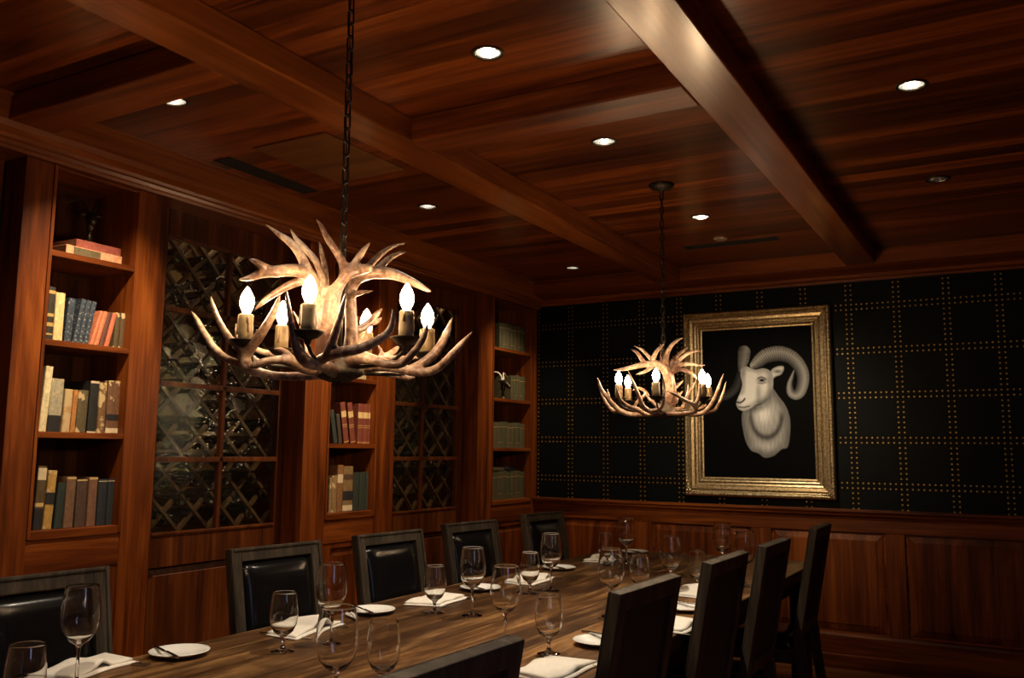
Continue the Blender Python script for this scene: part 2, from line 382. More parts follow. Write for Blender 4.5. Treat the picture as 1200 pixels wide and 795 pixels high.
# ------------------------------------------------------------------ glazed wine cabinets
XF = -.13
def wine_cabinet(y0, y1, g0, gm, g1, label):
    c = (y0+y1)/2; Y = lambda v: v-c
    t = thing('wine_cabinet', label, 'wine cabinet', (0, c, 0), 0, 'glazed wine cabinets on the left wall')
    rows = [.94,1.28,1.625,1.972,2.315]
    MB().box((-.56,Y(y0)-.09,.3), (-.53,Y(y1)+.09,2.44)).build('back_panel', TANB, t)
    e = .0006
    d = MB().box((XF-.035,Y(y0)+e,.06), (XF,Y(g0),2.4395)).box((XF-.035,Y(g1),.06), (XF,Y(y1)-e,2.4395))
    d.box((XF-.035,Y(g0),.80), (XF,Y(g1),rows[0])).box((XF-.035,Y(g0),.06), (XF,Y(g1),.2))
    d.box((XF-.035,Y(g0),rows[-1]), (XF,Y(g1),2.4395))
    dr = d.build('cabinet_door', CAB, t, bevel=.003)
    mu = MB().box((XF-.024,Y(gm)-.011,rows[0]), (XF+.003,Y(gm)+.011,rows[-1]))
    for z in rows[1:-1]: mu.box((XF-.024,Y(g0),z-.012), (XF+.003,Y(g1),z+.012))
    mu.box((XF-.024,Y(g0),rows[0]), (XF+.006,Y(g1),rows[0]+.014)).box((XF-.024,Y(g0),rows[-1]-.014), (XF+.004,Y(g1),rows[-1]))
    mu.build('muntin_grid', CAB, dr, bevel=.003)
    for i in range(4):
        for a, b in ((g0, gm-.011), (gm+.011, g1)):
            MB().box((XF-.017,Y(a),rows[i]+.012), (XF-.012,Y(b),rows[i+1]-.012)).build('glass_pane', PANE, dr)
    MB().raised(0, XF-.03, XF-.012, Y(g0)+.004, Y(g1)-.004, .204, .796, .03).build('door_panel', CAB, dr)
    MB().box((XF-.3,Y(g0)-.05,rows[0]-.02), (XF-.036,Y(g1)+.05,rows[0])).build('rack_floor', WY, t)
    # diamond lattice of slats
    la = MB(); h = .088; half = (g1-g0)/2+.04; gc = (g0+g1)/2
    def seg(u0, w0, u1, w1, x):
        L = math.hypot(u1-u0, w1-w0); n = (-(w1-w0)/L*.0075, (u1-u0)/L*.0075); p = []
        for xx in (x-.012, x+.012):
            p += [(xx,Y(u0)-n[0],w0-n[1]), (xx,Y(u1)-n[0],w1-n[1]), (xx,Y(u1)+n[0],w1+n[1]), (xx,Y(u0)+n[0],w0+n[1])]
        la.hexa(p)
    zlo, zhi = rows[0], 2.4; lo, hi = gc-half, gc+half
    for k in range(-30, 40):
        for sgn in (1, -1):
            for x in (-.20, -.42):
                # line: z - zlo = sgn*(u-gc) + 2h*k
                b = zlo+.006+2*h*k; u0, u1 = lo, hi
                z0 = b+sgn*(u0-gc); z1 = b+sgn*(u1-gc)
                P = [(u0, z0), (u1, z1)]
                def clip(P, lim, lower):
                    (a, c1), (b1, d1) = P
                    if lower:
                        if c1 < lim and d1 < lim: return None
                        if c1 < lim: a += (lim-c1)/(d1-c1)*(b1-a); c1 = lim
                        elif d1 < lim: b1 = a+(lim-c1)/(d1-c1)*(b1-a); d1 = lim
                    else:
                        if c1 > lim and d1 > lim: return None
                        if c1 > lim: a += (lim-c1)/(d1-c1)*(b1-a); c1 = lim
                        elif d1 > lim: b1 = a+(lim-c1)/(d1-c1)*(b1-a); d1 = lim
                    return [(a, c1), (b1, d1)]
                P = clip(P, zlo, True)
                if P: P = clip(P, zhi, False)
                if P and abs(P[0][0]-P[1][0]) > .03: seg(*P[0], *P[1], x-(.004 if sgn > 0 else -.004))
    la.build('rack_lattice', RACK, t)
    la2 = bpy.data.lights.new('added_rack_fill', 'AREA'); la2.shape = 'RECTANGLE'; la2.size = .6; la2.size_y = .02; la2.energy = 1.3; la2.color = (1,.78,.5)  # added fill lamp without a fixture, brightens the lattice and bottle tops
    lo2 = bpy.data.objects.new('added_fill_lamp', la2); COL.objects.link(lo2); lo2.parent = t; lo2.location = (-.172,Y(gc),2.40); lo2.rotation_euler = (0, rad(8), PI/2)
    return dict(h=h, gc=gc, z0=zlo+.006, lo=g0, hi=g1)
WC = [wine_cabinet(-3.506,-2.593,-3.40,-3.022,-2.65,'glazed wine cabinet with rippled panes right of the first bookcase'),
      wine_cabinet(-1.816,-.874,-1.76,-1.345,-.93,'glazed wine cabinet between the second and corner bookcases')]
struct('trim_15', MB().box((-.6,Y_B,0), (XF,-4.18,2.4395)), WZ, 'recessed timber panel left of the first bookcase', 'panelling')

# bottles lying in the diamonds, their butts towards the room
bottle_mb = MB().lathe([(.0,-.022),(.012,-.018),(.024,-.006),(.029,-.001),(.032,.0),(.0355,-.003),(.0375,-.009)]+[(.0375,-.17),(.034,-.195),(.016,-.225),(.0145,-.285),(.016,-.287),(.016,-.297),(.0,-.297)], (0,0,0), 20, axis=0)
# the lathe profile is (radius, x); bottle axis is local X
bottle0 = bottle_mb.build('wine_bottle', BOTTLE)
ORD = ['first','second','third','fourth','fifth','sixth','seventh','eighth','ninth','tenth','eleventh','twelfth','thirteenth','fourteenth','fifteenth','sixteenth','seventeenth']
first = True
rnd = random.Random(5)
for ci, w in enumerate(WC):
    h = w['h']
    for r in range(0, 15):
        zc = w['z0']+h*(r+1); n = 0
        for kx in range(-6, 7):
            if (kx+r) % 2 == 0: continue          # diamond centres
            y = w['gc']+kx*h
            if y < w['lo']+.0 or y > w['hi']-.02: continue
            p = 1. if r < 3 else (.9 if r < 6 else (.45 if r < 10 else .5))
            if ci == 1: p = (.85 if r < 5 else .4) * (.6 if kx > 2 else 1)
            if rnd.random() > p or zc > 2.30: continue
            o = bottle0 if first else bottle0.copy()
            if not first: COL.objects.link(o)
            first = False; n += 1
            o.location = (-.176-rnd.random()*.02, y, zc-h+.0075*1.414+.0378*1.414+.0012); o.rotation_euler = (0, 0, 0)
            tag(o, 'dark bottle in %s wine cabinet, rack row %d from bottom, %s from left' % (('the nearer', 'the farther')[ci], r+1, ORD[n-1]), 'wine bottle', 'wine bottles behind the rippled glass')

# ------------------------------------------------------------------ books
BOOKM = {}
def bookmat(col, worn=0., spots=0.):
    k = (col, worn, spots)
    if k in BOOKM: return BOOKM[k]
    q = NT('book_cloth'); tc = q.n('ShaderNodeTexCoord')
    n1 = q.n('ShaderNodeTexNoise', Scale=55., Detail=5., Roughness=.65); q.l(tc.outputs['Object'], n1.inputs['Vector'])
    c = q.ramp(n1.outputs[0], [(.3, tuple(x*.7 for x in col)), (.7, tuple(min(1, x*1.3) for x in col))])
    if worn:
        n2 = q.n('ShaderNodeTexNoise', Scale=16., Detail=3., Roughness=.6); q.l(tc.outputs['Object'], n2.inputs['Vector'])
        c = q.mix(q.ramp(n2.outputs[0], [(.60-worn*.2, (0,0,0)), (.63-worn*.2, (1,1,1))]), c, (.62,.47,.25))
    if spots:
        v = q.n('ShaderNodeTexVoronoi', Scale=spots); q.l(tc.outputs['Object'], v.inputs['Vector'])
        c = q.mix(q.math('MULTIPLY', q.math('LESS_THAN', v.outputs['Distance'], .28), .6), c, (.34,.36,.36))
    q.l(c, q.b.inputs['Base Color']); q.b.inputs['Roughness'].default_value = .6; BOOKM[k] = q.m; return q.m
GOLD = plain('gold_tooling', (.62,.42,.13), .4, .3)
TAN = plain('tan_label', (.66,.46,.2), .6); BLK = plain('black_label', (.02,.02,.022), .6); CREAM = plain('cream_label', (.72,.6,.4), .7)
def book(y, z, w, h, col, label, group, tilt=0, dep=.17, x=-.045, worn=0, spots=0, marks=(), flat=0):
    """upright book, spine towards +x; marks: (z0,z1,material) bands on the spine"""
    sgn = 1 if tilt > 0 else -1; a = rad(tilt)
    t = thing('book', label, 'book', (x, y+(-w/2*(1-math.cos(a))*sgn if tilt else 0), z+abs(math.sin(a))*w/2+.0004), 0, group)
    t.rotation_euler = (-a, 0, flat)
    M = bookmat(col, worn, spots); bt = .0035
    # cover: rounded spine plus two boards
    prof = []; n = 8
    for i in range(n+1):
        q = PI*i/n-PI/2; prof.append((.006*math.cos(q)**.7 if math.cos(q) > 1e-6 else 0, w/2*math.sin(q)))
    prof += [(-dep, w/2), (-dep, w/2-bt), (-.004, w/2-bt), (-.004, -w/2+bt), (-dep, -w/2+bt), (-dep, -w/2)]
    MB().prism(prof, 2, 0, h).build('cover', M, t, bevel=.001)
    MB().box((-dep+.004,-w/2+bt,.004), (-.004,w/2-bt,h-.004)).build('page_block', PAGES, t)
    for z0, z1, mt in marks:
        p = [(px+.0009, py*1.004) for px, py in prof[:n+1]]+[(px-.002, py*.9) for px, py in prof[:n+1]][::-1]
        MB().prism(p, 2, z0*h, z1*h).build('spine_label', mt, t)
    return t
def row(levels, k, items, gname, xs=-.045, pyb=None):
    """items: (px0, px1, height_m, colour, label, tilt, options) - px at the spine foot"""
    z = levels[k]
    for (a, b, h, col, lab, tilt, kw) in items:
        py = pyb
        ya, yb = at(a, py, 0, xs)[1], at(b, py, 0, xs)[1]
        w = (yb-ya)*.97
        if tilt: w *= math.cos(rad(tilt))
        book((ya+yb)/2, z, w, h, col, lab, gname, tilt, x=xs, **kw)
NAVY = (.035,.05,.075); RED = (.42,.10,.055); DBR = (.055,.03,.018); GRN = (.03,.04,.03); BRN = (.17,.085,.045)
G1 = 'old books on the first bookcase'
bands = [(.1,.13,GOLD),(.26,.33,GOLD),(.44,.50,GOLD),(.87,.93,GOLD)]
row(LV1, 2, [
 (52.2,60.6,.213,(.03,.022,.016),'dark book with gold spine bands at left end of second shelf, first bookcase',0,dict(marks=bands)),
 (61,72.5,.195,(.72,.55,.26),'plain cream book right of the gold-banded one on the second shelf',0,{}),
 (74,82.6,.180,NAVY,'upright speckled navy book next to the cream one',3,dict(spots=95)),
 (84,90,.186,NAVY,'leftmost of three leaning speckled navy books',9,dict(spots=80)),
 (90.3,96.4,.184,NAVY,'middle one of three leaning speckled navy books',9,dict(spots=80)),
 (96.7,102.8,.182,NAVY,'rightmost of three leaning speckled navy books, against the coral ones',9,dict(spots=80)),
 (104.4,109.3,.150,(.62,.2,.1),'coral red leaning book touching the navy ones',15,{}),
 (109.8,115.2,.150,(.62,.22,.11),'coral red leaning book just left of the dull maroon one',14,{}),
 (115.8,121.3,.148,(.13,.045,.035),'dull maroon leaning book between two coral books',13,{}),
 (121.8,127.2,.148,(.62,.17,.09),'coral red leaning book right of the dull maroon one',12,{}),
 (132,138,.152,(.10,.07,.03),'brown mottled small book right of the coral books',3,dict(worn=.2)),
 (138.6,144.6,.152,(.11,.065,.03),'last brown book at right end of second shelf, first bookcase',2,dict(worn=.35,marks=[(.0,.98,plain('tan_strip',(.3,.2,.09),.6))][:0]))], G1, pyb=402)
row(LV1, 1, [
 (44,53,.255,(.78,.66,.4),'tall cream vellum book at left end of third shelf',3,{}),
 (54,69.6,.209,(.42,.38,.27),'thick grey worn book with a black lower spine',1.5,dict(worn=.12,marks=[(.0,.31,BLK)])),
 (71,80.6,.171,(.55,.34,.16),'badly torn tan and white book on the third shelf',2,dict(worn=.9)),
 (81,86.8,.170,(.5,.22,.06),'thin orange brown book beside the torn white one',2,{}),
 (87.3,99.6,.171,(.12,.095,.05),'mottled olive book with a torn foot on third shelf',1.5,dict(worn=.35)),
 (101,111.6,.212,(.018,.02,.02),'tall black book in the middle of the third shelf',1,dict(marks=[(.955,.999,CREAM),(.0,.03,CREAM)])),
 (112.8,121.6,.208,(.20,.11,.05),'worn brown and cream book right of the tall black one',0,dict(worn=.6)),
 (122.6,138,.22,(.17,.085,.045),'thick reddish brown book at right end of third shelf',0,dict(worn=.1,marks=[(.25,.36,BLK),(.01,.10,CREAM)]))], G1, pyb=508)
row(LV1, 0, [
 (37.5,48,.243,(.10,.065,.03),'dark tan book with a cream patch at left end of bottom shelf',1.5,dict(marks=[(.78,.97,CREAM),(.02,.33,BLK),(.36,.42,TAN)])),
 (49,59.5,.226,(.5,.3,.08),'golden book with a black spine label on bottom shelf',2.5,dict(worn=.15,marks=[(.42,.62,BLK)])),
 (62,71.6,.178,(.025,.04,.035),'short dark green book right of the golden one',2,{}),
 (73,84.4,.20,(.19,.105,.06),'brown cloth book right of the short green one',1,dict(marks=[(.95,.99,TAN)])),
 (86,98.6,.19,(.085,.05,.04),'dark chocolate book between two brown ones',0,dict(marks=[(.96,.99,TAN)])),
 (100,110.6,.197,(.20,.1,.06),'reddish brown book left of the two blue-black ones',0,dict(marks=[(.95,.99,TAN)])),
 (111.6,122.4,.187,(.022,.027,.034),'left one of two blue-black books on bottom shelf',0,dict(marks=[(.95,.965,CREAM)])),
 (123,136,.187,(.022,.027,.034),'right one of two blue-black books at end of bottom shelf',0,dict(marks=[(.95,.965,CREAM)]))], G1, pyb=621)
G2 = 'books on the narrow middle bookcase'
rm = [(.64,.79,TAN),(.40,.415,GOLD),(.45,.465,GOLD),(.03,.05,GOLD)]
row(LV2, 1, [
 (390.5,395.4,.185,(.03,.04,.035),'dark green book leaning at left end of upper row, middle bookcase',-13,{}),
 (396.6,400.6,.165,(.06,.045,.03),'thin brown book leaning on the dark green one',-11,{}),
 (402.6,408.6,.232,(.19,.045,.025),'first leaning oxblood book with a tan label',-11,dict(marks=rm)),
 (410.4,416.4,.232,(.19,.045,.025),'second leaning oxblood book with a tan label',-10,dict(marks=rm)),
 (418.4,424.6,.232,(.19,.045,.025),'upright oxblood book beside the leaning pair',0,dict(marks=rm)),
 (424.9,430.6,.232,(.19,.045,.025),'middle upright oxblood book of the set of three',0,dict(marks=rm)),
 (430.9,436,.232,(.19,.045,.025),'last upright oxblood book against the bookcase side',0,dict(marks=rm))], G2, pyb=520)
row(LV2, 0, [
 (384.5,387.4,.19,(.3,.2,.09),'thin tan book at left end of lower row, middle bookcase',0,dict(worn=.3)),
 (387.8,393.6,.20,(.28,.18,.08),'worn tan book beside the thin tan one',0,dict(worn=.3)),
 (394,400.4,.258,(.26,.12,.045),'tall brown book with a cream label, middle bookcase',0,dict(marks=[(.62,.8,CREAM)])),
 (400.8,412.4,.25,(.24,.15,.06),'thick banded brown and black book, middle bookcase',0,dict(marks=[(.25,.45,BLK),(.70,.82,bookmat((.1,.05,.03))),(.02,.14,CREAM)])),
 (412.9,419.8,.215,GRN,'dark green book right of the thick banded one',0,{}),
 (420.2,427.2,.215,GRN,'middle dark green book of three on lower row',0,{}),
 (427.6,434.8,.215,GRN,'last dark green book against the side, lower row',0,{})], G2, pyb=601)
for k, (yy, w, h, c, lb) in enumerate([(-2.34,.05,.2,DBR,'dark book behind the hanging chandelier at left of its shelf'),(-2.285,.045,.21,GRN,'dark green book behind the hanging chandelier'),(-2.235,.05,.19,DBR,'dark brown book behind the hanging chandelier, innermost')]):
    book(yy, LV2[2], w, h, c, lb, G2)
bx = thing('keepsake_box', 'pale flat box on the shelf seen through the antlers', 'box', (-.1, -2.12, LV2[2]), 0)
MB().box((-.08,-.075,0), (.06,.075,.05)).build('box_body', plain('pale_box', (.4,.32,.2), .5), bx, bevel=.003)
MB().box((-.083,-.078,.0505), (.063,.078,.075)).build('box_lid', plain('pale_lid', (.45,.37,.25), .5), bx, bevel=.003)
G3 = 'dark green volumes in the corner bookcase'
SH = ['top shelf','second shelf','third shelf','bottom shelf']
for si, (k, py, a, b, n, h) in enumerate([(3,405,585,622.5,7,.2),(2,467,598.5,620.5,5,.19),(1,525,577.8,616.5,7,.188),(0,588,577,617,7,.2)]):
    ya, yb = at(a, py, 0, -.05)[1], min(at(b, py, 0, -.05)[1], -.11); w = (yb-ya)/n
    for i in range(n):
        book(ya+w*(i+.5), LV3[k], w*.95, h*(1+.02*((i*7) % 3-1)), (.075+.012*((i*5+si) % 3), .078+.008*((i*3) % 3), .04),
             '%s dark green volume from the left on the %s of the corner bookcase' % (ORD[i], SH[si]), G3, x=-.05,
             marks=[(.80,.815,GOLD),(.2,.212,GOLD)] if i % 2 else [(.80,.815,GOLD)])
fb = book(-.33, LV3[0]+.205, .03, .24, (.02,.02,.022), 'black book lying flat on top of the bottom row, corner bookcase', G3, x=-.06)
fb.rotation_euler = (-PI/2, 0, rad(8)); fb.location = (-.045, -.42, LV3[0]+.2055+.0155)
# stacked books with the bronze head, first bookcase top shelf
def flatbook(loc, L, th, col, label, rz, marks=()):
    t = thing('book', label, 'book', loc, rz, 'books lying on the top shelf')
    MB().box((-.17,-L/2,0), (0,L/2,.003)).box((-.17,-L/2,th-.003), (0,L/2,th)).box((-.004,-L/2,0), (.002,L/2,th)).build('cover', bookmat(col), t, bevel=.001)
    MB().box((-.166,-L/2+.004,.0032), (-.0045,L/2-.004,th-.0032)).build('page_block', PAGES, t)
    for a, b, mt in marks: MB().box((.0021,a*L-L/2,.004), (.0032,b*L-L/2,th-.004)).build('spine_label', mt, t)
zS = LV1[3]
flatbook((-.05,-3.824,zS+.0005), .262, .043, (.72,.36,.2), 'thick peach book lying flat with a striped brown label, bottom of the stack', rad(2), [(.13,.6,bookmat((.13,.1,.05)))])
flatbook((-.06,-3.80,zS+.0445), .21, .034, (.34,.085,.06), 'rust red book lying flat on the peach one', rad(1))
def antelope(loc, label, mat, k, hornmat, rz):
    t = thing('horned_figurine', label, 'figurine', loc, rz)
    MB().lathe([(.0,0),(.03*k,0),(.03*k,.008*k),(.012*k,.014*k),(.008*k,.05*k),(.012*k,.06*k),(0,.062*k)], (0,0,0), 18).build('stand', mat, t)
    hd = MB()
    P = catmull([(0,0,.055*k),(.006*k,0,.085*k),(.004*k,0,.11*k),(.03*k,0,.10*k),(.055*k,0,.078*k),(.062*k,0,.07*k)], 4)
    R = np.interp(np.linspace(0,1,len(P)), [0,.2,.42,.6,.85,1], [.013*k,.016*k,.022*k,.018*k,.011*k,.006*k])
    hd.tube(P, list(R), 12)
    for s in (-1, 1): hd.tube([(.0,s*.014*k,.118*k),(-.006*k,s*.034*k,.124*k),(-.008*k,s*.046*k,.118*k)], [.006*k,.008*k,.001*k], 8)
    hd.build('head', mat, t)
    for s in (-1, 1):
        q = catmull([(-.0*k,s*.008*k,.122*k),(-.006*k,s*.014*k,.155*k),(-.02*k,s*.034*k,.178*k),(-.03*k,s*.066*k,.176*k),(-.03*k,s*.094*k,.158*k)], 5)
        MB().tube(q, list(np.interp(np.linspace(0,1,len(q)), [0,1], [.0075*k,.0015*k])), 8).build('horn', hornmat, t)
    return t
antelope((-.115,-3.81,zS+.0785), 'dark bronze horned antelope head standing on the stacked books', BRONZE, 1.05, BRONZE, rad(-25))
antelope((-.045, at(589,464,0,-.045)[1], LV3[2]+.0005), 'small pale horned head figurine left of the green volumes', BRONZE, 1.1, SKULLW, rad(-5))
bpy.data.objects['horned_figurine.001'].children[1].data.materials[0] = SKULLW

# ------------------------------------------------------------------ picture
def painting():
    t = thing('framed_painting', 'gilt framed dark painting of a white horned ram head on the studded wall', 'painting', (1.705, -.004, 1.043))
    X0, X1, Z0, Z1 = -.502, .502, 0., 1.277
    prof = [(0,0),(0,-.046),(.008,-.058),(.02,-.060),(.03,-.052),(.036,-.046),(.05,-.050),(.068,-.046),(.078,-.034),(.088,-.030),(.1,-.034),(.108,-.030),(.118,-.018),(.128,-.016),(.13,-.008),(.13,0)]
    fm = MB(); n = len(prof); vs = []
    for (cx, sx), (cz, sz) in (((X0,1),(Z0,1)),((X1,-1),(Z0,1)),((X1,-1),(Z1,-1)),((X0,1),(Z1,-1))):
        for w, d in prof: vs.append((cx+sx*w, d, cz+sz*w))
    fs = [(k*n+i, k*n+(i+1) % n, ((k+1) % 4)*n+(i+1) % n, ((k+1) % 4)*n+i) for k in range(4) for i in range(n)]
    fm.add(vs, fs, False); fm.build('frame', GILT, t, bevel=.0015)
    # carved leaf beads along the outer moulding and at corners
    bd = MB()
    def bead(x, z, r): bd.lathe([(0,-r*.8),(r*.6,-r*.55),(r,0),(r,.004)], (x,0,z), 8)
    k0 = len(bd.v)
    def drop(x, z, r):
        a = len(bd.v); bd.lathe([(0,r*.75),(r*.55,r*.55),(r*.9,r*.2),(r,0)], (0,0,0), 8)
        bd.v = bd.v[:a]+[(x+p[0], -.056-p[2], z+p[1]) for p in bd.v[a:]]
    nx = 46; nz = 58
    for i in range(nx+1):
        x = X0+.014+(X1-X0-.028)*i/nx
        drop(x, Z0+.014, .0085); drop(x, Z1-.014, .0085)
    for i in range(1, nz):
        z = Z0+.014+(Z1-Z0-.028)*i/nz
        drop(X0+.014, z, .0085); drop(X1-.014, z, .0085)
    for sx, cx in ((1,X0),(-1,X1)):
        for sz, cz in ((1,Z0),(-1,Z1)):
            for i in range(7):
                drop(cx+sx*(.026+.012*i), cz+sz*(.026+.004*(i % 2)), .012-.001*i); drop(cx+sx*(.026+.004*(i % 2)), cz+sz*(.026+.012*i), .012-.001*i)
            drop(cx+sx*.036, cz+sz*.036, .016)
    bd.build('carved_edge', GILT, t)
    # canvas: painted per vertex
    NU, NV = 240, 320
    a0, a1, b0, b1 = X0+.126, X1-.126, Z0+.126, Z1-.126
    S_, T_ = np.meshgrid(np.linspace(0,1,NU), np.linspace(0,1,NV))       # t = 0 at the top
    # picture coordinates used for laying out the ram
    U = (-92)*(1-S_)*(1-T_)+569*S_*(1-T_)+(-87)*(1-S_)*T_+590*S_*T_
    V = (-20)*(1-S_)*(1-T_)+(-72)*S_*(1-T_)+846*(1-S_)*T_+851*S_*T_
    img = np.full((NV, NU), .012)
    ss = lambda e0, e1, x: np.clip((x-e0)/(e1-e0), 0, 1)**2*(3-2*np.clip((x-e0)/(e1-e0), 0, 1))
    rr = np.random.default_rng(3)
    def polysd(P):
        P = np.array(P, float); d = np.full(U.shape, 1e9); ins = np.zeros(U.shape, bool)
        for i in range(len(P)):
            (x0, y0), (x1, y1) = P[i], P[(i+1) % len(P)]
            ex, ey = x1-x0, y1-y0; tt = np.clip(((U-x0)*ex+(V-y0)*ey)/(ex*ex+ey*ey), 0, 1)
            d = np.minimum(d, np.hypot(U-x0-tt*ex, V-y0-tt*ey))
            c = (y0 > V) != (y1 > V)
            with np.errstate(divide='ignore', invalid='ignore'): xi = x0+(V-y0)*ex/(ey if ey else 1e-9)
            ins ^= c & (U < xi)
        return np.where(ins, -d, d)
    def smoothpoly(P): return [tuple(p) for p in catmull(list(P)+[P[0]], 4)[:-1]]
    def horn(P, hw, lo, hi, ridges):
        C = np.array(catmull(P, 8)); w = np.interp(np.linspace(0,1,len(C)), np.linspace(0,1,len(hw)), hw)
        L = np.r_[0, np.cumsum(np.hypot(*np.diff(C, axis=0).T))]
        best = np.full(U.shape, 1e9); arc = np.zeros(U.shape); side = np.zeros(U.shape); ww = np.ones(U.shape)
        for i in range(len(C)-1):
            e = C[i+1]-C[i]; l2 = e@e; tt = np.clip(((U-C[i,0])*e[0]+(V-C[i,1])*e[1])/l2, 0, 1)
            dx, dy = U-C[i,0]-tt*e[0], V-C[i,1]-tt*e[1]; d = np.hypot(dx, dy)
            wi = w[i]+(w[i+1]-w[i])*tt; rel = d/wi; k = rel < best
            best = np.where(k, rel, best); arc = np.where(k, L[i]+tt*math.sqrt(l2), arc)
            side = np.where(k, (dx*e[1]-dy*e[0])/math.sqrt(l2)/wi, side); ww = np.where(k, wi, ww)
        m = ss(1.06, .94, best)
        val = lo+(hi-lo)*np.clip(1-.75*np.abs(side-.25), 0, 1)
        val = val*(1+.28*np.sin(arc*2*PI/ridges+side*1.2)*np.clip(1-arc/(L[-1]*.9), 0, 1))
        return m, val
    def lay(m, val):
        nonlocal img; img = img*(1-m)+val*m
    lay(*horn([(160,190),(140,260),(110,325),(60,362),(10,368),(-40,350)], [24,26,26,26,24,20], .03, .10, 13))
    lay(*horn([(172,100),(168,140),(160,175),(158,205)], [38,36,28,22], .10, .32, 11))
    # chest and neck
    sd = polysd(smoothpoly([(335,300),(375,360),(418,420),(443,500),(440,600),(425,665),(392,676),(345,715),(290,728),(250,702),(210,688),(178,640),(160,570),(152,500),(165,445),(220,425),(290,400)]))
    m = ss(3, -4, sd); base = .24+.16*ss(-8, -60, sd)
    base += .28*np.exp(-(((U-285)/48)**2+((V-470)/62)**2))                    # bright throat
    uu = np.abs(np.hypot((U-300)/92, (V-480)/128)-1.0)
    base -= .25*np.exp(-(uu/.15)**2)*ss(430, 500, V)                           # dark ruff
    base += .10*np.exp(-(((U-300)/110)**2+((V-665)/28)**2))
    base *= .93+.07*np.sin(U*.23+1.3*np.sin(V*.021+U*.05))*np.sin(V*.045+U*.03)+.10*rr.random(U.shape)
    base *= 1-.35*np.exp(-(((U-225)/60)**2+((V-432)/22)**2))                   # under the jaw
    lay(m, np.clip(base, .03, .8))
    # right horn
    lay(*horn([(232,178),(265,150),(310,120),(385,106),(455,130),(505,190),(520,255),(505,325),(478,352),(448,338),(442,290),(455,245),(468,206)],
              [26,38,44,46,42,38,35,32,30,24,16,10,3], .06, .40, 13))
    # ear
    sd = polysd(smoothpoly([(328,240),(335,205),(370,184),(405,182),(408,205),(392,232),(360,246),(338,262)]))
    lay(ss(3, -3, sd), .42+.18*ss(-2, -12, sd)-.34*np.exp(-(((U-372)/26)**2+((V-214)/11)**2)))
    # head
    sd = polysd(smoothpoly([(150,205),(185,186),(235,205),(290,196),(332,215),(346,255),(342,320),(322,372),(285,405),(238,418),(205,440),(165,454),(132,442),(119,408),(130,378),(148,335),(158,290),(148,245)]))
    m = ss(3, -4, sd); base = .42+.20*ss(-4, -45, sd)
    base += .12*np.exp(-(((U-205)/38)**2+((V-290)/80)**2))
    base -= .20*np.exp(-(((U-255)/16)**2+((V-345)/60)**2))-.10*np.exp(-(((U-300)/22)**2+((V-330)/45)**2))
    base -= .14*np.exp(-(((U-318)/14)**2+((V-275)/50)**2))
    base -= .22*ss(340, 420, V)*ss(215, 300, U)
    base -= .15*np.exp(-(((U-170)/14)**2+((V-230)/30)**2))
    base += .16*np.exp(-(((U-150)/26)**2+((V-372)/18)**2))
    base *= .94+.10*rr.random(U.shape)
    def line(P, wd, val):
        nonlocal base
        P = catmull(P, 4); d = np.full(U.shape, 1e9)
        for p, q in zip(P[:-1], P[1:]):
            e = q-p; tt = np.clip(((U-p[0])*e[0]+(V-p[1])*e[1])/(e@e), 0, 1); d = np.minimum(d, np.hypot(U-p[0]-tt*e[0], V-p[1]-tt*e[1]))
        k = np.exp(-(d/wd)**2); base = base*(1-k)+val*k
    line([(124,402),(146,404),(166,390),(172,380)], 5, .03); line([(134,430),(165,432),(200,424)], 3.5, .12)
    base *= 1-.45*np.exp(-(((U-276)/30)**2+((V-268)/18)**2))
    k = np.exp(-((((U-278)/15)**2+((V-269)/8)**2))**2); base = base*(1-k)+.02*k
    line([(254,258),(276,250),(302,262)], 4.5, .16); line([(256,284),(278,288),(300,280)], 4, .30)
    base *= 1-.35*ss(250, 330, U)*ss(290, 350, V)
    base += .10*np.exp(-(((U-225)/22)**2+((V-235)/20)**2))
    lay(m, np.clip(base, .02, .85))
    vs = [(a0+(a1-a0)*s, 0, b1-(b1-b0)*q) for q in np.linspace(0,1,NV) for s in np.linspace(0,1,NU)]
    fs = [(j*NU+i, (j+1)*NU+i, (j+1)*NU+i+1, j*NU+i+1) for j in range(NV-1) for i in range(NU-1)]
    me = bpy.data.meshes.new('canvas'); me.from_pydata(vs, [], fs); me.update()
    ca = me.color_attributes.new('paint', 'FLOAT_COLOR', 'POINT')
    g = np.clip(img*1.5, 0, .95)**1.55; g = np.where(img < .02, .0016, g).ravel()
    ca.data.foreach_set('color', np.stack([g, g*.965, g*.87, np.ones_like(g)], 1).ravel().astype(np.float32))
    q = NT('oil_paint'); at_ = q.n('ShaderNodeVertexColor'); at_.layer_name = 'paint'; q.l(at_.outputs[0], q.b.inputs['Base Color']); q.b.inputs['Roughness'].default_value = .6; q.b.inputs['Specular IOR Level'].default_value = .06
    tc = q.n('ShaderNodeTexCoord'); nz_ = q.n('ShaderNodeTexNoise', Scale=300., Detail=2.); q.l(tc.outputs['Object'], nz_.inputs['Vector']); q.l(q.bump(nz_.outputs[0], .15, .001), q.b.inputs['Normal'])
    me.materials.append(q.m)
    o = bpy.data.objects.new('canvas', me); COL.objects.link(o); o.parent = t; o.location = (0, -.014, 0)
    MB().box((a0-.002,-.012,b0-.002), (a1+.002,-.001,b1+.002)).build('backing_board', BLK, t)
painting()

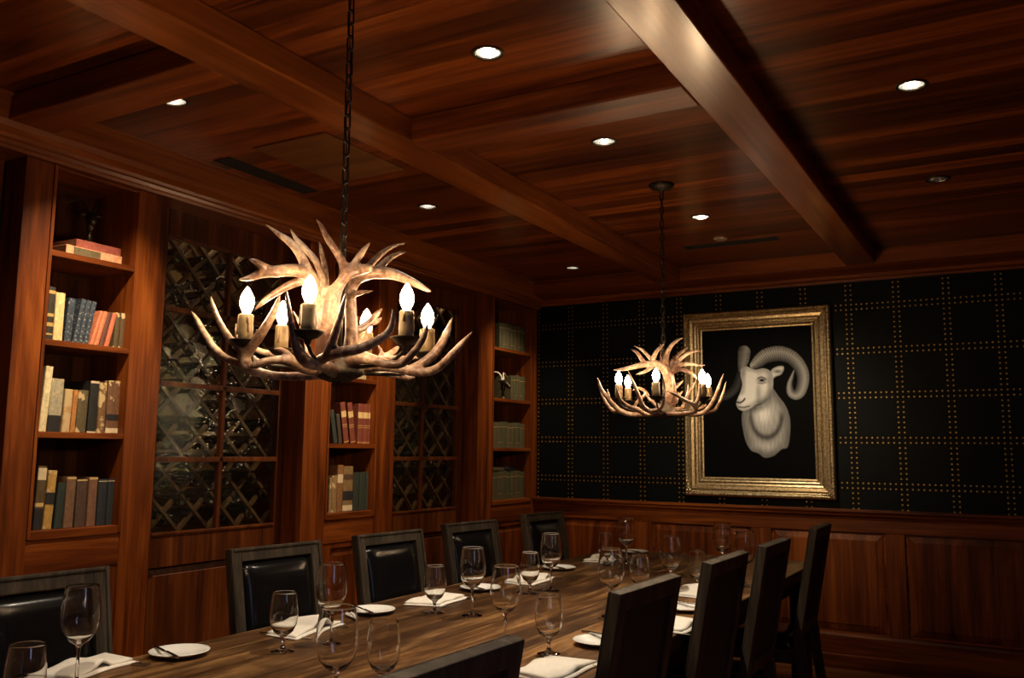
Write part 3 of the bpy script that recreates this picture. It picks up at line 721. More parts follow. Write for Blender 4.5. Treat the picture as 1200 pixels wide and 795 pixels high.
# ------------------------------------------------------------------ ceiling fittings
names = ['above the cross beam by the first bookcase','in the middle bay before the cross beam','above the first wine cabinet','in the middle bay just past the cross beam','in the middle bay beyond the far chandelier','above the corner bookcase','right of the painting-side beam, nearer the camera','right of the painting-side beam, nearer the wall, barely lit','added out of view to light the near table end']
for i, (x, y) in enumerate(LIGHTS):
    t = thing('downlight', 'recessed round downlight '+names[i], 'downlight', (x, y, ZC), 0, 'recessed ceiling downlights')
    MB().lathe([(.0425,-.0005),(.044,-.004),(.052,-.004),(.055,-.0005)], (0,0,0), 32, close=True).build('trim_ring', BRONZE, t)
    MB().lathe([(.0415,-.001),(.0415,.002),(.030,.05),(.018,.066),(.017,.068),(.031,.052),(.0425,.003),(.0425,-.001)], (0,0,0), 32, close=True).build('reflector', CHROME, t)
    lit = i != 7
    MB().lathe([(.0,.022),(.012,.023),(.020,.027),(.024,.034),(.022,.05),(.012,.062),(0,.064)], (0,0,0), 20).build('lamp', LAMP if lit else plain('unlit_lamp', (.3,.3,.3), .3), t)
    if lit:
        L = bpy.data.lights.new('downlight_beam', 'SPOT'); L.energy = {0:85.,1:56.,2:85.,3:66.,4:75.,5:42.,6:3.,8:44.}[i]; L.color = (1,.84,.62) if i not in (0,2,5) else (1,.76,.48); L.spot_size = rad({1:95,3:95,4:72,0:78,2:78,5:78,8:95}.get(i, 100)); L.spot_blend = .9; L.shadow_soft_size = .012
        lo = bpy.data.objects.new('lamp_light', L); COL.objects.link(lo); lo.parent = t; lo.location = (0,0,.018)
        aim = {4:(1.68,0,1.60), 0:(0,-3.83,1.35), 2:(0,-2.2,1.25), 5:(0,-.45,1.3)}.get(i)    # gimbals turned to the picture and the bookcases
        if aim: lo.rotation_euler = (Vector(aim)-Vector((x,y,ZC))).to_track_quat('-Z', 'Y').to_euler()
def vent(a, b, label, along):
    t = thing('air_vent', label, 'air vent', ((a[0]+b[0])/2, (a[1]+b[1])/2, ZC)); sx, sy = abs(b[0]-a[0])/2, abs(b[1]-a[1])/2
    MB().box((-sx,-sy,-.004), (sx,-sy+.008,-.0004)).box((-sx,sy-.008,-.004), (sx,sy,-.0004)).box((-sx,-sy+.008,-.004), (-sx+.008,sy-.008,-.0004)).box((sx-.008,-sy+.008,-.004), (sx,sy-.008,-.0004)).build('frame', BLACKT, t)
    sl = MB(); n = 5
    for i in range(n):
        f = (i+.5)/n*2-1
        if along == 1: sl.box((f*(sx-.01)-.004,-sy+.009,-.003), (f*(sx-.01)+.004,sy-.009,-.0006))
        else: sl.box((-sx+.009,f*(sy-.01)-.004,-.003), (sx-.009,f*(sy-.01)+.004,-.0006))
    sl.build('grille_slats', BLACKT, t)
    MB().box((-sx+.002,-sy+.002,-.0006), (sx-.002,sy-.002,-.0002)).build('backing', BLACKT, t)
vent((.175,-3.43), (.275,-2.85), 'long black linear vent in the ceiling above the first wine cabinet', 1)
vent((1.48,-.87), (2.06,-.78), 'long black linear vent in the ceiling near the painting wall', 0)
t = thing('smoke_detector', 'small tan disc on the ceiling beside the far vent', 'smoke detector', (1.755,-.975,ZC))
MB().lathe([(0,-.016),(.03,-.014),(.04,-.008),(.042,-.0004),(0,-.0004)], (0,0,0), 28).build('cover', WHITEC, t)
struct('trim_16', MB().box((.46,-3.47,ZC-.008), (.86,-2.93,ZC-.0005)), wood('hatch_wood', 0, (.09,.035,.012), (.17,.07,.022), (.24,.11,.035)), 'flat timber access hatch in the ceiling', 'ceiling hatch', bevel=.003)

# ------------------------------------------------------------------ antler chandeliers
def make_chandelier(cx, cy, a0, zb, strokes, label, chain_top, wob):
    c = np.array([cx, cy, zb]); Dc = (c-CAM)@FW; kpx = Dc/FPX            # metres per pixel at the chandelier
    t = thing('antler_chandelier', label, 'chandelier', (cx, cy, ZC), 0, 'antler chandeliers over the table')
    O = np.array([cx, cy, ZC])
    hr = np.array([math.cos(YAW), math.sin(YAW), 0]); hf = np.array([-math.sin(YAW), math.cos(YAW), 0])
    for ant in strokes:
        mb = MB()
        for st in ant:
            P = [deep(x, y, Dc+dd)-O for x, y, dd, r in st]; R = [r*kpx for *_, r in st]
            Q = catmull([np.r_[p, r] for p, r in zip(P, R)], 6)
            mb.tube([q[:3] for q in Q], [max(.0016, q[3]) for q in Q], 10)
        o = mb.build('antler', ANTLER, t)
        r = o.modifiers.new('r', 'REMESH'); r.mode = 'VOXEL'; r.voxel_size = .0034; r.use_smooth_shade = True
        s = o.modifiers.new('s', 'SMOOTH'); s.factor = .5; s.iterations = 4
        bake(o); o.data.materials.clear(); o.data.materials.append(ANTLER)
    # six candles
    for k in range(6):
        a = rad(a0+60*k); p = c+.22*(math.sin(a)*hr-math.cos(a)*hf)-O
        b = (p[0], p[1], p[2])
        dz = zb-ZC+wob[k]
        loc = (b[0], b[1], dz)
        cd = MB().lathe([(.0,-.118),(.006,-.118),(.009,-.108),(.022,-.103),(.034,-.092),(.036,-.089),(.033,-.089),(.02,-.096),(0,-.098)], (0,0,0), 24).build('drip_dish', IRON, t, loc)
        MB().tube([(0,0,-.116),(-b[0]*.12,-b[1]*.12,-.134),(-b[0]*.30,-b[1]*.30,-.147),(-b[0]*.7,-b[1]*.7,-.15)], [.005,.0045,.0045,.0045], 8).build('arm', IRON, t, loc)
        sl = MB(); n = 20; rs = random.Random(k)
        ph = [rs.random()*6 for _ in range(3)]
        prof = [(.0,-.099),(.0175,-.099),(.017,-.07),(.0165,-.045),(.0165,-.031),(.0145,-.029),(0,-.029)]
        sl.lathe(prof, (0,0,0), n)
        for q in range(4):
            an = rs.random()*2*PI; ln = .02+.03*rs.random()
            sl.tube([(.0165*math.cos(an),.0165*math.sin(an),-.031),(.0175*math.cos(an),.0175*math.sin(an),-.031-ln*.6),(.0178*math.cos(an),.0178*math.sin(an),-.031-ln)], [.002,.003,.0035], 8)
        sl.build('candle_sleeve', SLEEVE, t, loc)
        MB().lathe([(0,-.0285),(.007,-.028),(.0095,-.022),(.0145,-.012),(.0162,-.002),(.015,.010),(.0105,.021),(.005,.030),(.002,.0345),(0,.036)], (0,0,0), 18).build('bulb', BULB, t, loc)
    # hub of bark and a rosette
    hz = zb-ZC-.155
    hub = MB().lathe([(0,-.022),(.012,-.022),(.024,-.02),(.036,-.016),(.046,-.010),(.053,-.002),(.054,.008),(.047,.017),(.034,.024),(.022,.034),(.016,.05),(0,.05)], (0,0,0), 40)
    hr_ = random.Random(11); hub.v = [(x*(k := .82+.36*hr_.random()), y*k, z*(.8+.4*hr_.random())+hz) for x, y, z in hub.v]
    hub.build('hub', plain('hub_bark', (.045,.03,.015), .8, var=.7, scale=70., bump=.9), t)
    MB().tube([(0,0,hz+.03),(0,0,hz+.2)], .006, 8).build('stem', IRON, t)
    # chain, cord and canopy
    z = hz+.195; ch = MB(); i = 0; L = .034
    while z < -.045:
        e = []
        for q in range(17):
            an = 2*PI*q/16; u, v = .0088*math.cos(an), math.sin(an)*.009+(.0115 if math.sin(an) > 0 else -.0115)
            w = .004*math.sin(z*23)
            e.append((u if i % 2 == 0 else 0, u if i % 2 else 0, z+.0175+v))
        ch.tube(e, .0025, 6, cap=False); z += .0345; i += 1
    ch.build('chain', IRON, t)
    MB().tube(catmull([(.0,.0,hz+.2)]+[(.0035*math.cos(i*1.3),.0035*math.sin(i*1.3),hz+.2+(-.02-hz-.2)*i/16) for i in range(1, 17)], 4), .0016, 6).build('cord', BRONZE, t)
    MB().lathe([(0,-.05),(.006,-.05),(.008,-.032),(.02,-.027),(.05,-.018),(.06,-.008),(.062,-.0004),(0,-.0004)], (0,0,0), 30).build('canopy', IRON, t)
    return t
F, N_ = -.1, 0
C1 = [
 # tall central antler, split to both sides
 [[(386,440,-.03,9),(382,410,-.05,12),(385,375,-.06,12.5),(389,350,-.06,10.5),(399,332,-.06,6.5),(409,320,-.06,7.5),(424,316,-.05,6.5),(433,315,-.09,4.5)],
  [(407,322,-.06,6.5),(399,303,-.06,5),(384,280,-.07,4),(377,266,-.075,2.8),(370,256,-.08,1)],
  [(410,318,-.06,6),(417,307,-.05,4.5),(425,295,-.04,3.8),(434,284,-.03,1.2)],
  [(385,356,-.06,8),(379,332,-.055,4.8),(371,308,-.04,4.2),(356,290,-.02,4),(347,280,-.01,3),(340,268,0,1)]],
 # left antler: flat arm with a fork and a high tine
 [[(380,400,-.0,7),(378,360,-.02,8),(371,335,-.04,7.5),(361,322,-.06,8),(345,317,-.09,7.5),(325,318,-.12,6.8),(308,320,-.13,6),(292,326,-.14,3.5),(278,328,-.15,1)],
  [(318,318,-.12,5.5),(306,311,-.14,4.5),(299,306,-.145,3.2),(291,304,-.15,1)],
  [(360,318,-.06,7),(353,301,-.05,5.5),(343,287,-.04,5),(328,275,-.03,3.5),(311,263,-.02,1)]],
 # low drooping left tine
 [[(382,365,0,7),(377,342,.0,7),(368,331,.01,6.5),(355,329,.02,6),(338,335,.03,5),(319,346,.04,4),(306,356,.04,3),(298,364,.05,1)],
  [(381,345,.05,5),(381,318,.06,4),(377,297,.07,3),(374,283,.08,1)]],
 # right antler
 [[(408,425,.03,10),(412,395,.03,8.5),(411,365,.03,7.5),(411,340,.03,7.5),(419,326,.02,8),(434,320,0,8),(449,320,-.01,7.5),(462,322,-.03,6.5),(482,330,-.05,5),(497,338,-.07,3.3),(506,342,-.08,1)],
  [(440,320,0,6),(447,312,.01,5),(455,304,.02,4),(465,298,.03,3),(477,295.5,.03,1)],
  [(424,322,.04,5),(438,306,.08,4.5),(450,295,.1,3.5),(463,288,.11,2.5),(477,285,.12,1)],
  [(412,346,.02,4),(423,343,.0,3.2),(437,341,-.02,1)],
  [(411,388,.04,7),(421,386,.06,5.5),(432,379,.09,5),(441,369,.11,4),(449,361,.12,1)],
  [(432,380,.09,4),(441,377,.12,3.5),(448,372,.14,1)]],
 # front antler of the ring, backlit
 [[(392,436,-.05,8),(378,428,-.13,7.5),(362,425,-.19,7),(352,416,-.22,6.5),(345,398,-.24,4.5),(340,372,-.25,3.5),(337,352,-.25,2.5),(335.5,339,-.26,.9)],
  [(372,424,-.16,6),(390,415,-.21,6.2),(405,412,-.23,6),(424,408,-.24,5.5),(443,399,-.25,5),(456,388,-.255,4),(460.5,375,-.26,3),(460,361,-.265,1.2)],
  [(384,416,-.20,6),(390,400,-.22,5),(397,377,-.235,4),(402,358,-.24,3),(406,341,-.25,.9)]],
 # left antler of the ring
 [[(380,438,.0,6.5),(358,441,-.02,5.5),(328,441,-.05,5),(305,437,-.08,5.5),(290,430,-.1,7),(287,417,-.1,7.5),(297,403,-.11,6.5),(308,388,-.12,5.5),(319,370,-.12,4.5),(325,356,-.125,3.2),(328.5,344,-.13,1)],
  [(291,418,-.1,6),(281,408,-.1,5),(268,395,-.1,4.2),(256,375,-.1,3.6),(250,360,-.1,3),(246.5,347,-.1,1)],
  [(290,430,-.1,5.5),(277,425,-.08,4.5),(265,420,-.07,4.3),(251,408,-.06,4.2),(239,390,-.05,3.8),(231,375,-.04,3),(223.5,364,-.04,1)]],
 # inner left antler with a spur
 [[(384,432,-.02,7),(360,434,-.06,5.5),(342,425,-.1,6.5),(328,422,-.11,5),(310,424,-.12,4.5),(300,428,-.12,4.5),(293,430,-.12,2.5)],
  [(343,424,-.1,5),(337,415,-.1,4),(329,410,-.1,3.2),(320,409,-.1,1.2)],
  [(301,426,-.12,3.5),(298,419,-.12,2.5),(297,416,-.12,1)]],
 # right antler of the ring, near
 [[(404,433,-.02,9),(420,420,-.06,8),(437,422,-.1,6.5),(455,427,-.13,5.5),(471,426,-.15,5),(483,415,-.16,4.5),(494,400,-.17,4),(499,388,-.175,3),(502,376,-.18,1)]],
 # right antler of the ring, outer
 [[(406,436,.02,8),(437,430,.02,6.5),(462,431,.0,6),(482,435,-.01,6),(500,436,-.02,5.5),(515,430,-.03,5),(531,414,-.04,4.5),(543,401,-.04,3.5),(554,388,-.05,1)],
  [(480,433,-.01,5),(495,426,.0,5.5),(508,416,.01,6),(518,402,.02,5.2),(525,387,.02,3.8),(530.5,372,.03,1)]],
 # rear antlers
 [[(404,436,.06,7),(432,436,.12,5),(460,439,.14,4.5),(476,443,.15,3.5),(487,443,.16,1.5)],
  [(425,436,.1,4.5),(440,425,.17,4),(455,417,.2,5),(467,407,.22,3)],
  [(440,426,.17,3.5),(447,414,.19,3),(443,405,.2,1.2)]],
 [[(396,432,.06,7),(412,416,.14,5),(423,401,.18,4),(428,390,.2,3),(431,384,.2,1)],
  [(416,410,.15,4),(430,398,.2,4),(437,383,.22,1)],[(425,425,.1,4),(450,420,.18,4),(480,420,.2,3.6),(503,412,.2,3.4),(508,400,.2,2.4),(508.5,393,.2,1)]],
 [[(388,434,.05,7),(360,424,.12,5),(330,418,.17,4.5),(300,410,.18,4),(280,398,.18,3),(277,388,.18,2.4),(276.5,379,.18,1)],
  [(362,424,.12,4),(358,395,.17,3.2),(351,378,.19,2.6),(343,364,.2,1)]],
]
chA = make_chandelier(1.830, -4.4547, -7., 1.673, C1, 'large antler chandelier hanging nearest the camera', 0, [.004,.004,-.006,0,.005,0])
k2 = .46
def sc2(ant): return ant
C2 = [
 # left arm antler
 [[(780,481,0,4.5),(783,465,0,5.5),(784,450,0,5.5),(780,436,-.02,5),(770,427,-.04,4.6),(757,427,-.06,3.8),(743,430,-.09,3),(730,433,-.11,2.2),(718,434,-.13,.6)],
  [(756,427,-.06,3),(751,420,-.06,2.4),(746,413,-.06,1.9),(739,409.5,-.06,.5)],
  [(768,426,-.03,3),(760,418,-.02,2.2),(752,410,-.01,1.7),(743,405.5,0,.5)],
  [(764,423,-.04,3),(769,413,-.05,2.5),(774,407,-.05,1.8),(778.5,403,-.05,.6)],
  [(764,430,-.06,3),(757,435,-.08,2.2),(751,437.5,-.09,1.7),(745,439,-.1,.5)]],
 # centre / right fan
 [[(787,478,.02,4.5),(788,458,.02,5),(784,442,.0,5),(780,430,0,4.5),(781,417,.01,3.2),(787,405,.01,2.4),(794,399,.02,1.7),(801.5,395.5,.02,.5)],
  [(778,432,0,3.5),(775.5,421,.03,2.5),(776,411,.04,2),(773,402,.05,.5)]],
 [[(790,474,.03,4.5),(788,452,.03,4.2),(785.5,436,.02,4),(787,426,.03,3.5),(793,418,.04,2.3),(800,411.5,.05,1.8),(807.5,406.5,.06,.5)],
  [(788,430,.02,3.2),(796,422,.01,2.6),(805,415,.0,2.2),(814,411.7,-.01,1.8),(824,411.3,-.02,.5)],
  [(786,433,.02,3.4),(797,427.5,-.01,2.8),(810,426.8,-.04,2.2),(818,428,-.06,1.7),(827,428,-.07,.5)],
  [(786,437,.02,3.2),(797,433,-.03,2.6),(807,436,-.07,2.2),(813,440,-.09,1.8),(817,445,-.1,.6)]],
 [[(786,470,.05,3.6),(789,457,.06,2.8),(795,451,.08,2.2),(801.5,445.5,.1,.6)],[(790,472,.08,3),(795,464,.11,2.2),(801,457.5,.13,.6)]],
 # ring left
 [[(774,482,0,3.5),(756,486,-.03,2.8),(740,486,-.06,3),(726,481,-.08,3),(714,469,-.1,2.6),(705,457,-.11,2.2),(702,449,-.11,1.7),(700,442,-.12,.6)],
  [(728,482,.02,2.8),(718,481.5,.06,2.4),(709,470,.08,2),(704,457,.09,1.6),(701.5,447,.1,.5)],
  [(720,476,-.09,2),(715,469,-.1,1.7),(713,462,-.11,1.4),(711.8,456,-.11,.5)]],
 [[(772,484,-.03,3.5),(757,486,-.09,2.8),(747,480,-.13,2.8),(737,476.5,-.15,2.5),(728,470,-.17,2.2),(724,461,-.18,1.8),(722,450,-.18,.6)]],
 [[(776,484,-.05,3.6),(764,483,-.13,3),(754,477,-.17,2.8),(749,465,-.19,2.4),(743,451,-.2,2),(739,442,-.2,1.4),(736,434.5,-.2,.5)],
  [(760,482,-.14,2.6),(770,481,-.18,2.4),(776,476,-.2,2),(778,465,-.21,1.7),(777.5,454,-.22,.5)]],
 [[(776,480,.05,3),(762,468,.14,2.4),(756,459,.17,2.2),(748,455,.18,2),(741,458,.18,.6)],[(758,462,.16,2.2),(748,470,.18,2.2),(742,478,.19,1.6),(734,476,.2,.6)]],
 # ring right
 [[(778,483,-.03,3.6),(796,484,-.06,3),(812,486,-.08,3),(824,484,-.09,2.8),(834,474,-.1,2.8),(841,459,-.11,2.3),(845,447,-.11,1.8),(848,438,-.12,.6)],
  [(826,484,.0,2.4),(836,482,.06,2.4),(842,474,.09,2.2),(847.5,461,.1,1.9),(851,447,.11,.6)]],
 [[(782,485,-.08,3),(800,485,-.16,2.6),(815,482,-.19,2.8),(812,474,-.2,2.8),(802,469,-.21,2.2),(790,462,-.22,2),(780,457.5,-.22,.6)],
  [(813,478,-.19,2.6),(818,468,-.19,2.2),(820,457,-.2,1.8),(819.5,444,-.2,.6)]],
 [[(784,481,.05,3.2),(800,478,.12,2.4),(804,468,.15,2.2),(807,457,.17,1.7),(806,449,.18,.6)],[(800,478,.12,2.4),(805,465,.14,2),(812,453,.15,1.8),(816,445,.16,.6)]],
 [[(786,484,.05,3),(812,482,.14,2.4),(830,474,.18,2),(838,464,.2,1.6),(841,454,.2,.5)]],
]
chB = make_chandelier(1.814, -2.15, -18.5, 1.673, C2, 'smaller looking antler chandelier hanging before the ram painting', 0, [0,0,0,0,0,0])

# ------------------------------------------------------------------ dining table
TX0, TX1, TY0, TY1, TZ = 1.085, 2.265, -5.45, -1.06, .76
t = thing('dining_table', 'long weathered plank dining table set for dinner', 'dining table', ((TX0+TX1)/2, (TY0+TY1)/2, 0))
hx, hy = (TX1-TX0)/2, (TY1-TY0)/2
MB().box((-hx,-hy,TZ-.055), (hx,hy,TZ)).build('tabletop', TABLE, t, bevel=.006, seg=3)
DARKT = wood('table_base_wood', 2, (.02,.012,.007), (.05,.032,.018), (.09,.06,.035), rough=.5)
MB().box((-hx+.09,-hy+.12,TZ-.15), (-hx+.115,hy-.12,TZ-.0555)).build('apron', DARKT, t)
MB().box((hx-.115,-hy+.12,TZ-.15), (hx-.09,hy-.12,TZ-.0555)).build('apron', DARKT, t)
MB().box((-hx+.115,hy-.145,TZ-.15), (hx-.115,hy-.12,TZ-.0555)).build('apron', DARKT, t)
for sx in (-1, 1):
    for sy in (-1, 1):
        MB().box((sx*(hx-.07)-.045,sy*(hy-.1)-.045,0), (sx*(hx-.07)+.045,sy*(hy-.1)+.045,TZ-.0555)).build('leg', DARKT, t, bevel=.006)

# ------------------------------------------------------------------ chairs
def make_chair():
    r = thing('dining_chair', '', 'dining chair', (0,0,0), 0, 'leather dining chairs around the table')
    hw, zb, zt, lean, fw = .206, .50, .99, rad(10), .047
    k = (zt-zb)/math.cos(lean)*1.0; L = (zt-zb)/math.cos(lean)
    M = Matrix.Translation((-.215,0,zb)) @ Matrix.Rotation(-lean, 4, 'Y')
    # back frame in its own plane: y across, z up, x thickness
    f = MB()
    for s in (-1, 1): f.box((-.017,s*hw,-.0), (.014,s*(hw-fw),L))
    f.box((-.017,-hw+fw,L-fw), (.014,hw-fw,L)).box((-.017,-hw+fw,0), (.014,hw-fw,fw))
    # raised outer moulding, front
    mo = .012
    for s in (-1, 1): f.box((.014,s*hw*.998,.002), (.020,s*(hw-mo),L-.001))
    f.box((.014,-hw+mo,L-mo), (.020,hw-mo,L-.001))
    f.rot(M).build('back_frame', GREYW, r, bevel=.004)
    # padded front
    nu, nv = 12, 14; vs = []; iw, z0, z1 = hw-fw-.0006, fw+.0006, L-fw-.0006
    for j in range(nv+1):
        for i in range(nu+1):
            u, v = i/nu*2-1, j/nv*2-1
            puff = (1-abs(u)**5)*(1-abs(v)**5)
            vs.append((.0+.030*puff**.6, u*iw, z0+(z1-z0)*(v+1)/2))
    n = len(vs); vs += [(-.003, p[1], p[2]) for p in vs]
    fs = [(j*(nu+1)+i, j*(nu+1)+i+1, (j+1)*(nu+1)+i+1, (j+1)*(nu+1)+i) for j in range(nv) for i in range(nu)]
    fs += [tuple(n+q for q in reversed(g)) for g in fs]
    rim = [i for i in range(nu+1)]+[j*(nu+1)+nu for j in range(1, nv+1)]+[nv*(nu+1)+i for i in range(nu-1, -1, -1)]+[j*(nu+1) for j in range(nv-1, 0, -1)]
    fs += [(rim[q], rim[(q+1) % len(rim)], n+rim[(q+1) % len(rim)], n+rim[q]) for q in range(len(rim))]
    MB().add(vs, fs, True).rot(M).build('back_cushion', LEATHER, r)
    MB().box((-.0085,-iw,z0), (-.0035,iw,z1)).rot(M).build('back_panel', PANELB, r)
    # seat cushion
    vs = []; nu = nv = 12
    for j in range(nv+1):
        for i in range(nu+1):
            u, v = i/nu*2-1, j/nv*2-1; puff = (1-abs(u)**6)*(1-abs(v)**6)
            vs.append((.02+u*.222, v*.202, .445+.045*puff**.5))
    n = len(vs); vs += [(p[0], p[1], .43) for p in vs]
    fs = [(j*(nu+1)+i, j*(nu+1)+i+1, (j+1)*(nu+1)+i+1, (j+1)*(nu+1)+i) for j in range(nv) for i in range(nu)]
    fs += [tuple(n+q for q in reversed(g)) for g in fs]
    rim = [i for i in range(nu+1)]+[j*(nu+1)+nu for j in range(1, nv+1)]+[nv*(nu+1)+i for i in range(nu-1, -1, -1)]+[j*(nu+1) for j in range(nv-1, 0, -1)]
    fs += [(rim[q], rim[(q+1) % len(rim)], n+rim[(q+1) % len(rim)], n+rim[q]) for q in range(len(rim))]
    MB().add(vs, fs, True).build('seat', LEATHER, r)
    MB().box((-.205,-.203,.365), (.245,.203,.4295)).build('seat_rail', GREYW, r, bevel=.005)
    for s in (-1, 1):
        a, b = s*.162, s*.203
        MB().hexa([(.205,a,0),(.24,a,0),(.24,b,0),(.205,b,0),(.2,a,.3645),(.245,a,.3645),(.245,b,.3645),(.2,b,.3645)]).build('leg', GREYW, r, bevel=.004)
        MB().hexa([(-.30,a,0),(-.262,a,0),(-.262,b,0),(-.30,b,0),(-.25,a,.364),(-.206,a,.364),(-.206,b,.364),(-.25,b,.364)]).hexa([(-.25,a,.364),(-.206,a,.364),(-.206,b,.364),(-.25,b,.364),(-.239,a,.499),(-.191,a,.503),(-.191,b,.503),(-.239,b,.499)]).build('leg', GREYW, r, bevel=.004)
    return r
CH = [(1.20,-4.60,-3,'black leather chair nearest the camera on the bookcase side, partly cut off'),
      (1.185,-3.70,-5,'black leather chair on the bookcase side before the first wine cabinet'),
      (1.21,-3.06,-4,'black leather chair on the bookcase side before the middle bookcase'),
      (1.185,-2.385,-5,'black leather chair on the bookcase side before the second wine cabinet'),
      (1.165,-1.585,-5,'black leather chair at the far end of the bookcase side'),
      (2.10,-4.79,178,'chair seen from behind in the foreground, only its top rail showing'),
      (2.065,-3.80,178,'second chair from the camera on the near side, seen from behind'),
      (2.07,-3.085,179,'third chair on the near side, between two others, seen from behind'),
      (2.085,-2.47,180,'fourth chair on the near side with a gap at its foot rail'),
      (2.085,-1.54,181,'last chair on the near side, seen edge-on against the wainscot')]
ch0 = make_chair()
for i, (x, y, rz, lb) in enumerate(CH):
    o = ch0 if i == 0 else copy_tree(ch0)
    o.location = (x, y, 0); o.rotation_euler = (0, 0, rad(rz)); o['label'] = lb

# ------------------------------------------------------------------ table settings
def glass_mesh(kind):
    if kind == 'wine':     # large bowl on a long stem, total .235
        out = [(.0,.0),(.034,.0),(.0358,.0003),(.0368,.0011),(.0360,.002),(.034,.0026),(.02,.0055),(.006,.011),(.0042,.02),(.004,.055),(.0045,.085),(.008,.094),(.024,.104),(.038,.122),(.0455,.147),(.0465,.165),(.044,.195),(.0384,.2305),(.0378,.2343),(.0374,.235)]
        inn = [(.0369,.235),(.0366,.2343),(.0373,.2305),(.043,.195),(.0455,.165),(.0445,.147),(.037,.1225),(.0235,.1075),(.010,.1035),(0,.1025)]
    else:                  # short stemmed water goblet, total .165
        out = [(.0,.0),(.031,.0),(.0328,.0003),(.0338,.0011),(.0330,.002),(.031,.0026),(.018,.0055),(.007,.011),(.0052,.02),(.0055,.034),(.012,.044),(.027,.055),(.037,.075),(.0405,.097),(.039,.125),(.0344,.1605),(.0338,.1643),(.0334,.165)]
        inn = [(.0329,.165),(.0326,.1643),(.0333,.1605),(.038,.125),(.0395,.097),(.036,.0755),(.026,.0585),(.012,.0535),(0,.0525)]
    return MB().lathe(out+inn, (0,0,0), 36)
gl = {}
def glass(kind, x, y, label):
    if kind not in gl:
        o = gl[kind] = glass_mesh(kind).build('wine_glass' if kind == 'wine' else 'water_goblet', GLASS)
    else:
        o = gl[kind].copy(); COL.objects.link(o)
    o.location = (x, y, TZ+.0004)
    tag(o, label, 'wine glass' if kind == 'wine' else 'goblet', 'stemware on the table')
def foot(px, py): p = at(px, py, 2, TZ); return p[0], p[1]
for kind, px, py, lb in [
    ('goblet', 25, 852, 'short goblet at the left bottom edge before the nearest chair'),
    ('wine', 89, 803, 'large wine glass over the napkin at the left bottom corner'),
    ('goblet', 331, 764, 'short goblet at the near tip of the second folded napkin'),
    ('wine', 386, 756, 'large wine glass before the second bookcase-side chair, right of its napkin'),
    ('goblet', 509, 719, 'short goblet on the napkin before the third bookcase-side chair'),
    ('wine', 553, 722, 'tall wine glass in front of the fourth bookcase-side chair'),
    ('goblet', 621, 696, 'short goblet at the napkin left of the far bookcase-side chair'),
    ('wine', 645.5, 693, 'wine glass standing before the far chair on the bookcase side'),
    ('goblet', 709, 663, 'short goblet at the farthest folded napkin, bookcase side'),
    ('wine', 734, 661, 'wine glass beside the farthest bread plate by the wainscot'),
    ('wine', 392, 842, 'large wine glass cut by the bottom edge in front of the second napkin'),
    ('goblet', 448, 812, 'low goblet half hidden by the foreground chair rail'),
    ('wine', 592, 758, 'wine glass rising just above the foreground chair rail'),
    ('goblet', 643, 767, 'goblet with a dark foot left of the white napkin at the bottom'),
    ('wine', 716.5, 723, 'wine glass left of the second near-side chair corner'),
    ('goblet', 750, 700, 'low goblet whose rim peeps over the second near-side chair'),
    ('wine', 786.5, 697, 'wine glass above the second near-side chair, before the wainscot'),
    ('goblet', 817, 692, 'goblet between the second and third near-side chairs'),
    ('wine', 847, 671, 'farthest wine glass, above the third near-side chair'),
    ('wine', 874, 688, 'wine glass stem seen between the third and fourth near-side chairs')]:
    glass(kind, *foot(px, py), lb)
pl0 = None
def plate(px, py, lb):
    global pl0
    x, y = foot(px, py)
    if pl0 is None:
        pl0 = MB().lathe([(0,.0),(.045,.0),(.05,.004),(.072,.011),(.081,.0145),(.0815,.016),(.079,.0165),(.07,.0135),(.05,.0075),(.045,.005),(0,.0045)], (0,0,0), 44).build('bread_plate', PORC); o = pl0
    else: o = pl0.copy(); COL.objects.link(o)
    o.location = (x, y, TZ+.0004); tag(o, lb, 'plate', 'bread plates on the table'); return o
def knife_mb():
    k = MB(); k.box((-.005,-.095,.0),(.005,-.01,.006))
    k.prism([(-.004,-.01),(.004,-.01),(.007,.03),(.0065,.08),(.002,.1),(-.003,.1),(-.004,.05)], 2, .0015, .0035); return k
kn0 = fk0 = None
def knife(p, rz, lb, tilt=0):
    global kn0
    if kn0 is None: kn0 = knife_mb().build('butter_knife', STEEL, bevel=.0008); o = kn0
    else: o = kn0.copy(); COL.objects.link(o)
    o.location = p; o.rotation_euler = (tilt, 0, rz); tag(o, lb, 'knife', 'table knives'); return o
def fork_mb():
    k = MB().box((-.004,-.1,.0),(.004,.03,.003)).box((-.011,.03,.001),(.011,.045,.004))
    for i in range(4): k.box((-.011+i*.0063,.045,.0015),(-.0079+i*.0063,.09,.0045))
    return k
def fork(p, rz, lb):
    global fk0
    if fk0 is None: fk0 = fork_mb().build('dinner_fork', STEEL, bevel=.0008); o = fk0
    else: o = fk0.copy(); COL.objects.link(o)
    o.location = p; o.rotation_euler = (0, 0, rz); tag(o, lb, 'fork', 'table forks')
for px, py, lb, kz in [(210,769,'bread plate with a knife across its left side, nearest on the bookcase side',70),(436,719,'bread plate right of the second folded napkin',60),(562,692,'bread plate behind the tall wine glass, bookcase side',60),(655,668,'bread plate before the far bookcase-side chair',60),(743,649,'bread plate at the far table end',60),
                       (703,756,'bread plate touching the second near-side chair post',-100),(803,716,'bread plate between the second and third near-side chairs',-100)]:
    o = plate(px, py, lb); x, y = o.location[:2]
    d = -.03 if kz > 0 else .03
    knife((x+d*.2, y-.045 if kz > 0 else y+.045, TZ+.0172), rad(kz), 'butter knife resting across the '+lb.replace(' with a knife across its left side', ''))
